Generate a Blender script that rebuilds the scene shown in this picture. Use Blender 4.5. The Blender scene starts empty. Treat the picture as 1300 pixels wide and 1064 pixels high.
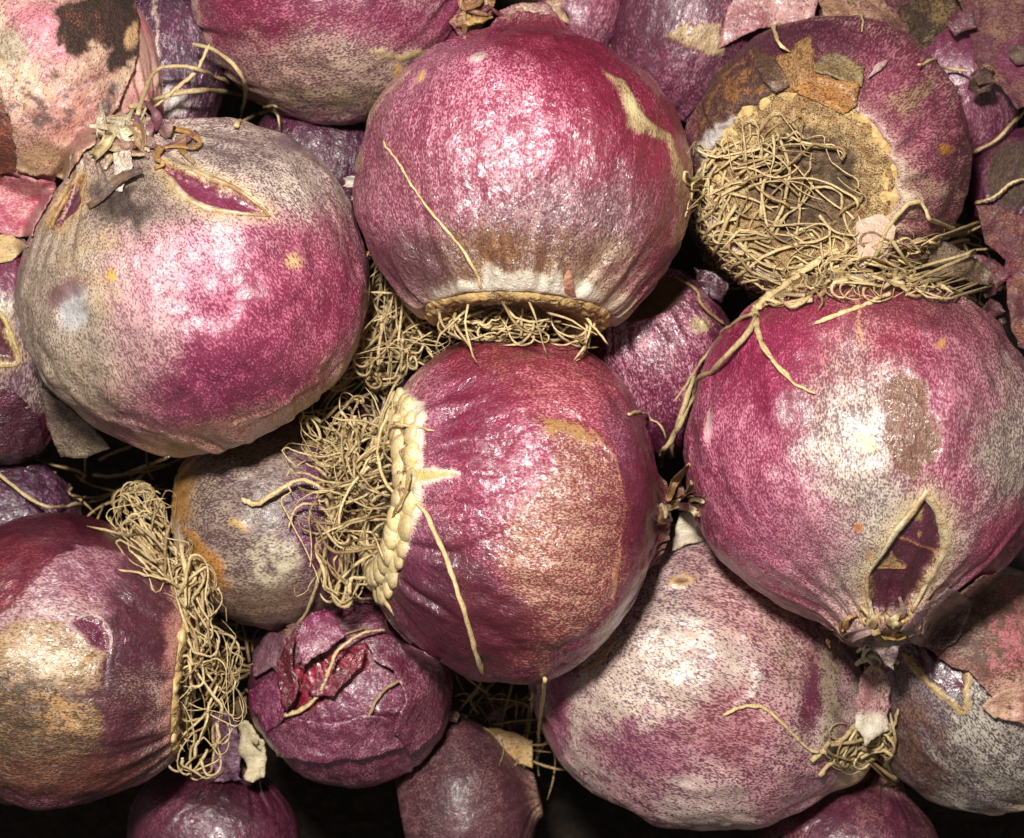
import bpy, math, random
import numpy as np
from mathutils import Vector, Matrix, geometry
from mathutils.bvhtree import BVHTree
random.seed(7)
C = bpy.context.scene.collection
scene = bpy.context.scene

# ------------------------------------------------------------------ camera, light, exposure
S = 0.19 / 1300.0          # metres per photograph pixel on the reference plane
D = 0.36                   # camera height above the reference plane
Z0 = 0.10                  # reference plane above the ground
cam_d = bpy.data.cameras.new('camera'); cam = bpy.data.objects.new('camera', cam_d); C.objects.link(cam)
cam.location = (0, 0, Z0 + D); cam_d.sensor_width = 36; cam_d.lens = 36 * D / 0.19
cam_d.clip_start = 0.01; cam_d.clip_end = 20
cam_d.dof.use_dof = True; cam_d.dof.focus_distance = D - 0.012; cam_d.dof.aperture_fstop = 30
scene.camera = cam

world = bpy.data.worlds.new('World'); scene.world = world; world.use_nodes = True
world.node_tree.nodes['Background'].inputs[0].default_value = (1.0, 0.94, 0.86, 1)
world.node_tree.nodes['Background'].inputs[1].default_value = 0.17

def lamp(name, loc, tgt, power, size, col):
    l = bpy.data.lights.new(name, 'AREA'); l.shape = 'DISK'; l.size = size; l.energy = power; l.color = col
    o = bpy.data.objects.new(name, l); C.objects.link(o); o.location = loc
    o.rotation_euler = (Vector(tgt) - Vector(loc)).to_track_quat('-Z', 'Y').to_euler()
lamp('camera_flash', (-0.035, 0.105, Z0 + 0.375), (0.0, -0.005, Z0 - 0.02), 2.95, 0.038, (1.0, 0.96, 0.885))

scene.view_settings.view_transform = 'Standard'; scene.view_settings.look = 'None'
scene.view_settings.exposure = 0.0; scene.view_settings.gamma = 1.0
scene.cycles.max_bounces = 5; scene.cycles.diffuse_bounces = 3

# ------------------------------------------------------------------ pixel <-> world
def W(px, py, z=0.0):
    """point seen at photograph pixel (px,py), z metres above the reference plane"""
    k = S * (D - z) / D
    return np.array([(px - 650) * k, (532 - py) * k, Z0 + z])
def proj(P):
    z = P[:, 2] - Z0
    k = S * (D - z) / D
    return P[:, 0] / k + 650, 532 - P[:, 1] / k
CAM = np.array([0, 0, Z0 + D])

K = 0.82
def col(c):
    c = np.array(c, float) / 255.0
    if c[2] > c[1] * 1.08: c = c * np.array([1.0, .96, .935])      # pinks and purples lean to crimson
    return np.where(c <= 0.04045, c / 12.92, ((c + 0.055) / 1.055) ** 2.4) * K * np.array([1.02, .98, .94])

# ------------------------------------------------------------------ numpy noise
_rng = np.random.RandomState(3)
_T = _rng.rand(65536)
def _h(ix, iy, iz):
    return _T[((ix * 73856093) ^ (iy * 19349663) ^ (iz * 83492791)) & 65535]
def vnoise(P):
    f = np.floor(P).astype(np.int64); t = P - f; t = t * t * (3 - 2 * t)
    x, y, z = f[:, 0], f[:, 1], f[:, 2]; u, v, w = t[:, 0], t[:, 1], t[:, 2]
    def L(a, b, k): return a + (b - a) * k
    return L(L(L(_h(x, y, z), _h(x+1, y, z), u), L(_h(x, y+1, z), _h(x+1, y+1, z), u), v),
             L(L(_h(x, y, z+1), _h(x+1, y, z+1), u), L(_h(x, y+1, z+1), _h(x+1, y+1, z+1), u), v), w)
def fbm(P, o=4, g=0.5):
    s = 0; a = 1; n = 0
    for i in range(o):
        s = s + a * vnoise(P * (2.03 ** i) + 17.3 * i); n += a; a *= g
    return s / n                                    # 0..1, mean .5
def sstep(a, b, x):
    t = np.clip((x - a) / (b - a), 0, 1); return t * t * (3 - 2 * t)

# ------------------------------------------------------------------ painting (albedo, speckle density, roughness, relief) on meshes
def sd_poly(x, y, pts):
    pts = np.array(pts, float); n = len(pts)
    d = np.full(x.shape, 1e18); inside = np.zeros(x.shape, bool)
    for i in range(n):
        ax, ay = pts[i]; bx, by = pts[(i + 1) % n]
        ex, ey = bx - ax, by - ay; wx, wy = x - ax, y - ay
        t = np.clip((wx * ex + wy * ey) / (ex * ex + ey * ey + 1e-9), 0, 1)
        d = np.minimum(d, (wx - ex * t) ** 2 + (wy - ey * t) ** 2)
        c = ((ay > y) != (by > y)) & (x < ex * (y - ay) / (ey if ey else 1e-9) + ax)
        inside ^= c
    return np.sqrt(d) * np.where(inside, -1, 1)
def sd_line(x, y, pts):
    pts = np.array(pts, float); d = np.full(x.shape, 1e18)
    for i in range(len(pts) - 1):
        ax, ay = pts[i]; bx, by = pts[i + 1]; ex, ey = bx - ax, by - ay; wx, wy = x - ax, y - ay
        t = np.clip((wx * ex + wy * ey) / (ex * ex + ey * ey + 1e-9), 0, 1)
        d = np.minimum(d, (wx - ex * t) ** 2 + (wy - ey * t) ** 2)
    return np.sqrt(d)
def E(cx, cy, rx, ry, rot=0, soft=20, warp=14, **p): return ('e', (cx, cy, rx, ry, rot), soft, warp, p)
def G(pts, soft=6, warp=8, **p): return ('p', pts, soft, warp, p)
def LN(pts, wd, soft=2, warp=4, **p): return ('l', (pts, wd), soft, warp, p)
def TEAR(pts, rim=(205, 180, 120), rw=6, depth=0.5, warp=6, **p):
    """skin torn open: a rolled cream lip round a hollow that shows the layer below"""
    return [G(pts, rw * 2.2, warp, grow=rw * 1.9, b=rim, d=0.2, s=(120, 80, 50), h=0.25, a=0.6), G(pts, rw * .6, warp, grow=rw * .5, b=rim, d=0.1, s=(120, 80, 50), h=0.15, a=0.7), G(pts, 4.5, warp, h=-depth - .5, **p)]
ALLV = ('all', None, 0, 0)
def flat(ops):
    o = []
    for a in ops:
        if isinstance(a, list): o += flat(a)
        else: o.append(a)
    return o
def apply_ops(A, P, sp, vis, ops, seed):
    px, py = proj(P); Pm = P * 1000.0
    w1 = fbm(Pm / 3.2 + seed, 4, 0.6) - .5; w2 = fbm(Pm / 3.2 + seed + 51.7, 4, 0.6) - .5
    for op in flat(ops):
        kind, g, soft, warp, p = op
        x = px + w1 * warp * 3.2; y = py + w2 * warp * 3.2
        if kind == 'e':
            cx, cy, rx, ry, rot = g; r = math.radians(rot)
            dx, dy = x - cx, y - cy
            u = (dx * math.cos(r) + dy * math.sin(r)) / rx; v = (-dx * math.sin(r) + dy * math.cos(r)) / ry
            sd = (np.sqrt(u * u + v * v) - 1) * min(rx, ry)
        elif kind == 'p': sd = sd_poly(x, y, g) - p.get('grow', 0)
        else: sd = sd_line(x, y, g[0]) - g[1]
        a = sstep(soft, -soft, sd) * vis * p.get('a', 1.0)
        if 'n' in p:                                   # broken up by noise: (size mm, threshold, softness, along fibre?)
            sz, th, sf = p['n'][:3]
            q = sp if len(p['n']) > 3 else Pm
            a = a * sstep(th - sf, th + sf, fbm(q / sz + seed * 1.7 + 5, 4, 0.6))
        paint(A, a, p)
def paint(A, a, p):
    if 'b' in p: A['b'] += (col(p['b']) - A['b']) * a[:, None]
    if 's' in p: A['s'] += (col(p['s']) - A['s']) * a[:, None]
    for k in 'drw':
        if k in p: A[k] += (p[k] - A[k]) * a
    if 'h' in p: A['h'] += p['h'] * a

def set_attrs(me, A, sp):
    n = len(me.vertices)
    for nm, arr in (('base', A['b']), ('spot', A['s'])):
        at = me.attributes.new(nm, 'FLOAT_COLOR', 'POINT'); d = np.ones((n, 4), np.float32); d[:, :3] = arr
        at.data.foreach_set('color', d.ravel())
    at = me.attributes.new('prm', 'FLOAT_VECTOR', 'POINT')
    at.data.foreach_set('vector', np.stack([A['d'], A['r'], A['w']], 1).astype(np.float32).ravel())
    at = me.attributes.new('fib', 'FLOAT_VECTOR', 'POINT'); at.data.foreach_set('vector', sp.astype(np.float32).ravel())

# ------------------------------------------------------------------ materials
def new_mat(name):
    m = bpy.data.materials.new(name); m.use_nodes = True; nt = m.node_tree
    return m, nt, nt.nodes['Principled BSDF']
def N(nt, t, **kw):
    n = nt.nodes.new(t)
    for k, v in kw.items(): setattr(n, k, v)
    return n
def math_n(nt, op, a, b=None, c=None, clamp=False):
    n = N(nt, 'ShaderNodeMath', operation=op); n.use_clamp = clamp
    for i, v in enumerate((a, b, c)):
        if v is None: continue
        if isinstance(v, (int, float)): n.inputs[i].default_value = v
        else: nt.links.new(v, n.inputs[i])
    return n.outputs[0]
def noise_n(nt, vec, scale, detail=2, rough=.5, dist=0):
    n = N(nt, 'ShaderNodeTexNoise'); nt.links.new(vec, n.inputs['Vector'])
    n.inputs['Scale'].default_value = scale; n.inputs['Detail'].default_value = detail
    n.inputs['Roughness'].default_value = rough; n.inputs['Distortion'].default_value = dist
    return n.outputs['Fac']
def mixc(nt, f, a, b, mode='MIX'):
    n = N(nt, 'ShaderNodeMix', data_type='RGBA', blend_type=mode)
    for s, v in ((0, f), (6, a), (7, b)):
        if isinstance(v, (int, float)): n.inputs[s].default_value = v
        elif isinstance(v, tuple): n.inputs[s].default_value = (*v, 1)
        else: nt.links.new(v, n.inputs[s])
    return n.outputs[2]
def mapping(nt, vec, sc):
    n = N(nt, 'ShaderNodeVectorMath', operation='MULTIPLY'); nt.links.new(vec, n.inputs[0]); n.inputs[1].default_value = sc
    return n.outputs[0]

def tunic_material():
    m, nt, bs = new_mat('bulb_tunic'); L = nt.links.new
    def attr(n): a = N(nt, 'ShaderNodeAttribute'); a.attribute_name = n; return a
    base, spot, prm, fib = attr('base').outputs[0], attr('spot').outputs[0], attr('prm').outputs[1], attr('fib').outputs[1]
    sep = N(nt, 'ShaderNodeSeparateXYZ'); L(prm, sep.inputs[0]); d, r, w = sep.outputs
    n1 = noise_n(nt, fib, 3.6, 2.0, .55)
    n2 = noise_n(nt, fib, 0.55, 4, .6)
    # speckle: density drives the threshold
    t = math_n(nt, 'ADD', n1, math_n(nt, 'MULTIPLY', n2, 0.35))
    t = math_n(nt, 'ADD', t, math_n(nt, 'MULTIPLY_ADD', d, 0.42, -0.872))
    f = math_n(nt, 'MULTIPLY_ADD', t, 10.0, 0.5, clamp=True)
    f = math_n(nt, 'MULTIPLY', f, 0.94)
    # ground colour varies a little on its own
    v = math_n(nt, 'MULTIPLY_ADD', noise_n(nt, mapping(nt, fib, (1, 1, .6)), .7, 4, .65), 0.9, 0.55)
    hsv = N(nt, 'ShaderNodeHueSaturation'); L(base, hsv.inputs['Color']); L(v, hsv.inputs['Value']); hsv.inputs['Saturation'].default_value = 1.0
    c = mixc(nt, f, hsv.outputs[0], spot)
    # fine pale flecks
    n3 = noise_n(nt, fib, 3.9, 2, .6)
    fl = math_n(nt, 'MULTIPLY', math_n(nt, 'MULTIPLY_ADD', n3, 8, -4.7, clamp=True), 0.4)
    c = mixc(nt, fl, c, hsv.outputs[0])
    L(c, bs.inputs['Base Color'])
    rr = math_n(nt, 'MULTIPLY_ADD', math_n(nt, 'SUBTRACT', noise_n(nt, fib, .8, 4, .7), .5), .6, math_n(nt, 'ADD', r, .12), clamp=True)
    L(rr, bs.inputs['Roughness']); bs.inputs['Specular IOR Level'].default_value = .5
    bs.inputs['Sheen Weight'].default_value = 0.0
    # relief: long fibres, crinkles across them, a fine grain
    h1 = noise_n(nt, mapping(nt, fib, (1.5, 1.5, .35)), .9, 4, .6)
    h2 = noise_n(nt, mapping(nt, fib, (.75, .75, 1.7)), 1.1, 4, .62, 1.2)
    h3 = noise_n(nt, fib, 5.0, 2, .6)
    hh = math_n(nt, 'ADD', math_n(nt, 'MULTIPLY', h1, .8), math_n(nt, 'ADD', math_n(nt, 'MULTIPLY', h2, 1.0), math_n(nt, 'MULTIPLY', h3, .30)))
    b = N(nt, 'ShaderNodeBump'); b.inputs['Distance'].default_value = 0.00075
    # thin waxy gloss with its own crinkles
    h4 = noise_n(nt, mapping(nt, fib, (.6, .6, 1.2)), .8, 4.5, .62, 1.2)
    b2 = N(nt, 'ShaderNodeBump'); b2.inputs['Distance'].default_value = .0009; L(h4, b2.inputs['Height']); L(w, b2.inputs['Strength']); L(b2.outputs[0], bs.inputs['Coat Normal'])
    L(math_n(nt, 'MULTIPLY_ADD', r, -2.6, 1.75, clamp=True), bs.inputs['Coat Weight']); L(math_n(nt, 'MULTIPLY_ADD', r, .5, .075), bs.inputs['Coat Roughness']); bs.inputs['Coat IOR'].default_value = 1.75
    L(hh, b.inputs['Height']); L(w, b.inputs['Strength']); L(b.outputs[0], bs.inputs['Normal'])
    return m
def simple_mat(name, c1, c2, c3, scale, rough=.7, bump=.5, dist=.0003, stretch=(1, 1, 1), spec=.35, sss=0):
    m, nt, bs = new_mat(name); L = nt.links.new
    tc = N(nt, 'ShaderNodeTexCoord'); g = mapping(nt, tc.outputs['Object'], tuple(s * scale for s in stretch))
    inf = N(nt, 'ShaderNodeObjectInfo')
    a = N(nt, 'ShaderNodeVectorMath', operation='ADD'); L(g, a.inputs[0])
    k = math_n(nt, 'MULTIPLY', inf.outputs['Random'], 40); L(k, a.inputs[1])
    n1 = noise_n(nt, a.outputs[0], 1, 5, .65); n2 = noise_n(nt, a.outputs[0], 3.3, 3, .6)
    f1 = math_n(nt, 'MULTIPLY_ADD', n1, 4, -1.5, clamp=True); f2 = math_n(nt, 'MULTIPLY_ADD', n2, 5, -2.4, clamp=True)
    c = mixc(nt, f1, tuple(col(c1)), tuple(col(c2)))
    c = mixc(nt, math_n(nt, 'MULTIPLY', f2, .7), c, tuple(col(c3)))
    hsv = N(nt, 'ShaderNodeHueSaturation'); L(c, hsv.inputs['Color']); L(math_n(nt, 'MULTIPLY_ADD', inf.outputs['Random'], .5, .72), hsv.inputs['Value'])
    L(hsv.outputs[0], bs.inputs['Base Color'])
    bs.inputs['Roughness'].default_value = rough; bs.inputs['Specular IOR Level'].default_value = spec
    b = N(nt, 'ShaderNodeBump'); b.inputs['Distance'].default_value = dist; b.inputs['Strength'].default_value = bump
    L(math_n(nt, 'ADD', n1, math_n(nt, 'MULTIPLY', n2, .5)), b.inputs['Height']); L(b.outputs[0], bs.inputs['Normal'])
    if sss: bs.inputs['Subsurface Weight'].default_value = sss; bs.inputs['Subsurface Scale'].default_value = .002
    return m
M_TUNIC = tunic_material()
M_ROOT = simple_mat('dry_root', (200, 176, 128), (222, 202, 158), (146, 114, 76), 700, .62, .6, .0002)
M_ROOTD = simple_mat('dark_dry_root', (150, 124, 86), (180, 154, 112), (100, 74, 48), 700, .7, .6, .0002)
M_BUD = simple_mat('root_bud_flesh', (224, 204, 146), (232, 216, 176), (190, 146, 92), 420, .42, .5, .0003, spec=.5, sss=.15)
M_CORK = simple_mat('corky_base', (128, 98, 60), (96, 74, 50), (56, 42, 30), 420, .85, 1, .0007)
M_CORKY = simple_mat('yellow_cork_ring', (214, 188, 130), (186, 146, 86), (226, 208, 160), 380, .7, 1, .0006)
M_SOIL = simple_mat('dark_soil', (34, 24, 18), (20, 14, 10), (52, 38, 26), 120, .95, 1, .003)

# ------------------------------------------------------------------ object helpers
def mesh_obj(name, V, F, mat, parent=None, smooth=True, origin=None):
    V = np.asarray(V, float)
    o3 = np.array(origin if origin is not None else V.mean(0), float)
    me = bpy.data.meshes.new(name)
    F = np.asarray(F, np.int32) if not isinstance(F, list) else F
    if isinstance(F, np.ndarray):
        k = F.shape[1]
        me.vertices.add(len(V)); me.vertices.foreach_set('co', (V - o3).astype(np.float32).ravel())
        me.loops.add(F.size); me.loops.foreach_set('vertex_index', F.ravel())
        me.polygons.add(len(F)); me.polygons.foreach_set('loop_start', np.arange(0, F.size, k, dtype=np.int32))
        me.update(calc_edges=True)
    else:
        me.from_pydata((V - o3).tolist(), [], F)
    if smooth: me.polygons.foreach_set('use_smooth', np.ones(len(me.polygons), bool))
    me.materials.append(mat)
    o = bpy.data.objects.new(name, me); C.objects.link(o)
    if parent is not None:
        o.parent = parent; o.location = Vector(o3) - parent.location
    else: o.location = o3
    return o
def thing(name, label, cat, loc, group=None):
    o = bpy.data.objects.new(name, None); C.objects.link(o); o.location = loc; o.empty_display_size = .01
    o['label'] = label; o['category'] = cat
    if group: o['group'] = group
    return o

# ------------------------------------------------------------------ bulbs
PROF = [(0, -.80), (.30, -.80), (.50, -.83), (.57, -.88), (.63, -.84), (.72, -.74), (.88, -.50), (.98, -.18), (1, .05), (.96, .32), (.85, .57), (.67, .77), (.48, .90), (.33, .99), (.25, 1.07), (.21, 1.14), (.12, 1.15), (.003, 1.10)]
TAPER = [(0, -1.08), (.16, -1.08), (.24, -1.10), (.30, -1.06), (.40, -.95), (.58, -.82), (.80, -.58), (.95, -.25), (1, .05), (.96, .32), (.84, .58), (.64, .79), (.43, .93), (.27, 1.04), (.19, 1.15), (.003, 1.2)]
WIDE = [(0, -.72), (.35, -.72), (.56, -.75), (.64, -.80), (.70, -.77), (.78, -.68), (.90, -.48), (.98, -.18), (1, .05), (.96, .32), (.84, .58), (.64, .79), (.43, .93), (.27, 1.04), (.19, 1.15), (.10, 1.2), (.003, 1.2)]
ROUND = [(0, -.86), (.30, -.88), (.45, -.90), (.52, -.91), (.60, -.86), (.74, -.74), (.90, -.46), (.99, -.15), (1, .08), (.97, .34), (.87, .60), (.70, .78), (.48, .92), (.30, 1.00), (.20, 1.08), (.15, 1.18), (.10, 1.22), (.003, 1.22)]
def spline(pts, m):
    P = np.array(pts, float); n = len(P)
    out = []
    for i in range(n - 1):
        p0, p1, p2, p3 = P[max(i-1, 0)], P[i], P[i+1], P[min(i+2, n-1)]
        for k in range(24):
            t = k / 24
            out.append(.5 * ((2*p1) + (-p0+p2)*t + (2*p0-5*p1+4*p2-p3)*t*t + (-p0+3*p1-3*p2+p3)*t**3))
    out.append(P[-1]); out = np.array(out)
    s = np.r_[0, np.cumsum(np.linalg.norm(np.diff(out, axis=0), axis=1))]
    q = np.linspace(0, s[-1], m)
    return np.stack([np.interp(q, s, out[:, j]) for j in range(out.shape[1])], 1), q
def frame(a):
    a = np.array(a, float); a /= np.linalg.norm(a)
    t = np.array([0, 0, 1.]) if abs(a[2]) < .8 else np.array([0, 1., 0])
    e1 = np.cross(t, a); e1 /= np.linalg.norm(e1); return a, e1, np.cross(a, e1)
def surf_grid(b, nphi, nt, lump=True):
    a, e1, e2 = frame(b['axis']); c = b['c']; R, H = b['R'], b['H']
    pr, arc = spline(b['prof'], nt)
    ph = np.linspace(0, 2 * np.pi, nphi, endpoint=False)
    r = pr[:, 0][:, None] * np.ones(nphi)[None]; h = pr[:, 1][:, None] * np.ones(nphi)[None]
    sq = b.get('squash', 1.0)
    cs, sn = np.cos(ph)[None], np.sin(ph)[None]
    def pos(r, h):
        return c + (R * r * cs)[..., None] * e1 + (R * sq * r * sn)[..., None] * e2 + (H * h)[..., None] * a
    P = pos(r, h)
    if lump:
        sd = b['seed']
        Q = P.reshape(-1, 3) * 1000
        cr = b.get('crush', 0)
        l = (fbm(Q / 14 + sd, 3) - .5).reshape(nt, nphi)
        l2 = (fbm(Q / 4.5 + sd + 9, 3) - .5).reshape(nt, nphi)
        neckf = sstep(.62, 1.1, h); basf = sstep(-.45, -.8, h) * sstep(.5, .62, r)
        k = b.get('ribs', 17)
        wob = (fbm(np.stack([cs * 2 * np.ones_like(r), sn * 2 * np.ones_like(r), h * 1.3], -1).reshape(-1, 3) + sd, 3).reshape(nt, nphi) - .5)
        rib = np.sin(ph[None] * k + wob * 12 + sd) + .6 * np.sin(ph[None] * (k * 1.9 // 1) + wob * 17 + sd * 2)
        rr = r * (1 + (0 if not cr else cr * (.12 - np.abs(fbm(Q / 7 + sd + 3, 2) - .5).reshape(nt, nphi) * 1.6)) + l * (.135 + cr * .6) + l2 * (.032 + cr * .15) + rib * (neckf * .07 * b.get('pleat', 1) + basf * .022 + .0035))
        P = pos(rr, h + l2 * .03 * neckf)
    return P, r, h, ph, arc
def grid_normals(P):
    du = np.roll(P, -1, 1) - np.roll(P, 1, 1); dv = np.gradient(P, axis=0)
    n = np.cross(du, dv); ln = np.linalg.norm(n, axis=2, keepdims=True); ln[ln == 0] = 1
    return n / ln
def grid_faces(nt, nphi):
    i = np.arange(nt - 1)[:, None] * nphi; j = np.arange(nphi)[None]; j2 = (j + 1) % nphi
    return np.stack([i + j, i + j2, i + nphi + j2, i + nphi + j], -1).reshape(-1, 4)

BULBS = {}
def B(key, cx, cy, z, R, H, axis, label, ops=(), prof=PROF, res=(420, 280), pal=((205, 180, 186), (196, 120, 150)), spot=(120, 24, 74), dens=(.35, .7), rough=.36, wr=.35, seed=None, **kw):
    """cx, cy: centre in the photograph; z: centre height in pixels; R, H: half width and half length in pixels; axis: towards the neck (x right, y up, z to camera)"""
    zz = z * S; k = S * (D - zz) / D
    b = dict(key=key, c=W(cx, cy, zz), R=R * k, H=H * k, axis=axis, label=label, ops=ops, prof=prof, res=res, pal=pal, spot=spot, dens=dens, rough=rough, wr=wr,
             seed=seed if seed is not None else len(BULBS) * 7.31 + 1, **kw)
    b['a'], b['e1'], b['e2'] = frame(axis)
    BULBS[key] = b
PRX = None
def build_proxies():
    global PRX
    VV, FF, n = [], [], 0
    for b in BULBS.values():
        P, *_ = surf_grid(b, 56, 48); F = grid_faces(48, 56)
        VV.append(P.reshape(-1, 3)); FF.append(F + n); n += 48 * 56
    V = np.concatenate(VV); F = np.concatenate(FF)
    PRX = BVHTree.FromPolygons(V.tolist(), F.tolist())
def top(px, py, lift=.0005, lo=-.06):
    """point just above the pile where the photograph shows pixel (px,py)"""
    o = Vector(CAM); d = (Vector(W(px, py, 0)) - o).normalized()
    h = PRX.ray_cast(o, d)[0]
    if h is None or h.z < Z0 + lo:
        p = W(px, py, lo); return np.array(p)
    return np.array(h) - np.array(d) * lift
def push(p, off):
    loc, nor, i, d = PRX.find_nearest(Vector(p))
    if loc is None: return p
    v = Vector(p) - loc
    s = v.dot(nor)
    if s < off: return np.array(loc + nor * off)
    return p

def build_bulb(b):
    nphi, nt = b['res']
    P, r, h, ph, arc = surf_grid(b, nphi, nt)
    Nn = grid_normals(P)
    cen = b['c']
    # outward
    if np.sum(Nn[nt // 2] * (P[nt // 2] - cen)) < 0: Nn = -Nn
    V = P.reshape(-1, 3); NV = Nn.reshape(-1, 3); n = len(V); rf, hf = r.ravel(), h.ravel()
    sd = b['seed']; R = b['R'] * 1000
    phf = np.tile(ph, nt); rho = R * (.30 + .70 * rf)
    sp = np.stack([np.cos(phf) * rho, np.sin(phf) * rho, np.repeat(arc, nphi) * R * b.get('fibk', .42)], 1)
    Q = V * 1000
    f1 = sstep(.38, .62, fbm(Q / 9 + sd, 4)); f2 = sstep(.36, .64, fbm(sp * np.array([1, 1, .5]) / 3.5 + sd * 2, 4, .6)); f3 = sstep(.4, .6, fbm(Q / 12 + sd + 33, 3))
    A = {}
    c1, c2 = col(b['pal'][0]), col(b['pal'][1])
    A['b'] = c1 + (c2 - c1) * (f1 * .65 + f2 * .35)[:, None]
    A['s'] = np.tile(col(b['spot']), (n, 1)) * (.6 + .4 * f3)[:, None]
    A['d'] = b['dens'][0] + (b['dens'][1] - b['dens'][0]) * (f1 * .55 + f2 * .45)
    vv = fbm(np.stack([sp[:, 0] / .8, sp[:, 1] / .8, sp[:, 2] / 6], 1) + sd * 3, 3, .6) - .5      # lengthwise veins
    A['b'] *= (1 + vv * .55)[:, None]
    A['d'] += vv * .5
    A['r'] = np.full(n, b['rough']) + (f2 - .5) * .08; A['w'] = np.full(n, b['wr']); A['h'] = np.zeros(n)
    # neck dries to beige scales, the rim round the base to white, the base itself to cork
    one = np.ones(n)
    nk = sstep(.92, 1.12, hf) * (.5 + .5 * f2)
    paint(A, nk, dict(b=(170, 140, 108), d=.45, s=(96, 50, 66), r=.6, w=.8))
    if b.get('taper'):
        paint(A, sstep(-.80, -1.02, hf + .12 * (fbm(sp / 2.2 + sd, 3, .6) - .5)), dict(b=(214, 196, 158), d=.15, r=.5))
    elif b.get('collar', 1):
        edge = hf + .10 * (fbm(sp / 2.2 + sd, 3, .6) - .5)
        cm = sstep(-.70, -.80, edge) * sstep(.50, .58, rf)
        paint(A, cm * b.get('collar', 1), dict(b=(226, 214, 190), d=.02, r=.5))
        paint(A, sstep(-.55, -.72, edge) * sstep(.50, .58, rf) * .5, dict(b=(186, 160, 140), d=.35))
    if not b.get('taper'): paint(A, sstep(.55, .48, rf) * (hf < 0), dict(b=(140, 110, 70), d=.2, s=(70, 50, 36), r=.85, w=1.0, h=0))
    A['h'] += (sstep(.45, .55, rf) * (hf < -.5)) * .0
    vis = sstep(-.15, .05, np.sum(NV * (CAM - V), 1) / np.linalg.norm(CAM - V, axis=1))
    apply_ops(A, V, sp, vis, b['ops'], sd)
    # crinkled skin relief
    A['h'] += (fbm(sp * np.array([1, 1, .45]) / 1.1 + sd, 3, .6) - .5) * .16 * (A['w'] + .15) + vv * .12
    A['d'] += (fbm(sp / 1.3 + sd * 5, 3, .6) - .5) * .22
    A['d'] = np.clip(A['d'], 0, 1.05)
    V2 = V + NV * (A['h'] / 1000.0)[:, None]
    base = b['c'] - b['a'] * b['H'] * .85
    t = thing('hyacinth_bulb', b['label'], 'bulb', Vector(base), 'hyacinth bulbs heaped together')
    o = mesh_obj('tunic', V2, grid_faces(nt, nphi), M_TUNIC, t, origin=b['c'])
    set_attrs(o.data, A, sp + sd * 11)
    b['root'] = t; b['tunic'] = o
    return t
def loc_pt(b, r, ph, h):
    return b['c'] + b['R'] * r * (math.cos(ph) * b['e1'] + math.sin(ph) * b['e2']) + b['H'] * h * b['a']

# ------------------------------------------------------------------ roots
def smooth_path(pts, m):
    return spline(pts, m)[0]
def tube(path, r0, r1, sides=6, flat_=.72, rough=.24):
    P = np.asarray(path, float); n = len(P)
    T = np.gradient(P, axis=0); T /= (np.linalg.norm(T, axis=1, keepdims=True) + 1e-12)
    u = np.cross(T[0], [.31, .52, .79]); u /= np.linalg.norm(u)
    V = []
    for i in range(n):
        u = u - T[i] * u.dot(T[i]); u /= np.linalg.norm(u); v = np.cross(T[i], u)
        f = i / (n - 1); r = r0 + (r1 - r0) * f
        r *= 1 + random.uniform(-rough, rough)
        if i == n - 1: r *= .35
        for k in range(sides):
            a = 2 * math.pi * k / sides + f * 2
            V.append(P[i] + u * math.cos(a) * r + v * math.sin(a) * r * flat_)
    V = np.array(V); F = grid_faces(n, sides)
    Fl = F.tolist(); Fl.append(list(range(sides))[::-1]); Fl.append([(n - 1) * sides + k for k in range(sides)])
    return V, Fl
def root(parent, pts, r0=.00042, r1=.00022, m=18, mat=None, name='root', tagd=None):
    P = smooth_path(pts, m)
    P[1:-1] += (np.random.rand(m - 2, 3) - .5) * r0 * .7
    V, F = tube(P, r0, r1)
    o = mesh_obj(name, V, F, mat or M_ROOT, parent, origin=P[0])
    return o
def walk(p, d, length, curl=.5, step=.0022, grav=(0, 0, -.15), off=.0006, home=None):
    p = np.array(p, float); d = np.array(d, float); d /= np.linalg.norm(d); pts = [p.copy()]
    w = np.random.randn(3) * curl
    for i in range(int(length / step)):
        w = w * .75 + np.random.randn(3) * curl * .6
        d = d + w * .45 + np.array(grav)
        if home is not None:
            d = d + (home - p) * 14
        d /= np.linalg.norm(d)
        q = p + d * step
        q = push(q, off)
        if np.linalg.norm(q - p) < step * .2: d = d + np.random.randn(3) * .6
        p = q; pts.append(p.copy())
    return pts
def px_root(parent, pix, lift=.0006, r0=.00045, r1=.00028, mat=None, m=None, name='root'):
    r0 *= .88; r1 *= .88
    """a long root lying over the pile; points are (px,py) or (px,py,extra lift mm)"""
    pts = []
    for q in pix:
        pts.append(top(q[0], q[1], lift + (q[2] / 1000 if len(q) > 2 else 0)))
    pts = np.array(pts)
    k = m or max(10, len(pix) * 7)
    P = smooth_path(pts, k)
    P = np.array([P[0]] + [push(p, r0 * .8) for p in P[1:]])
    P[1:-1] += (np.random.rand(k - 2, 3) - .5) * r0 * .5
    V, F = tube(P, r0, r1, sides=7)
    return mesh_obj(name, V, F, mat or M_ROOT, parent, origin=P[0])
def loose(label, pix, group='loose root strands on the bulbs', **kw):
    o = px_root(None, pix, name='root_strand', **kw); o['label'] = label; o['category'] = 'root'
    if group: o['group'] = group
    return o

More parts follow.
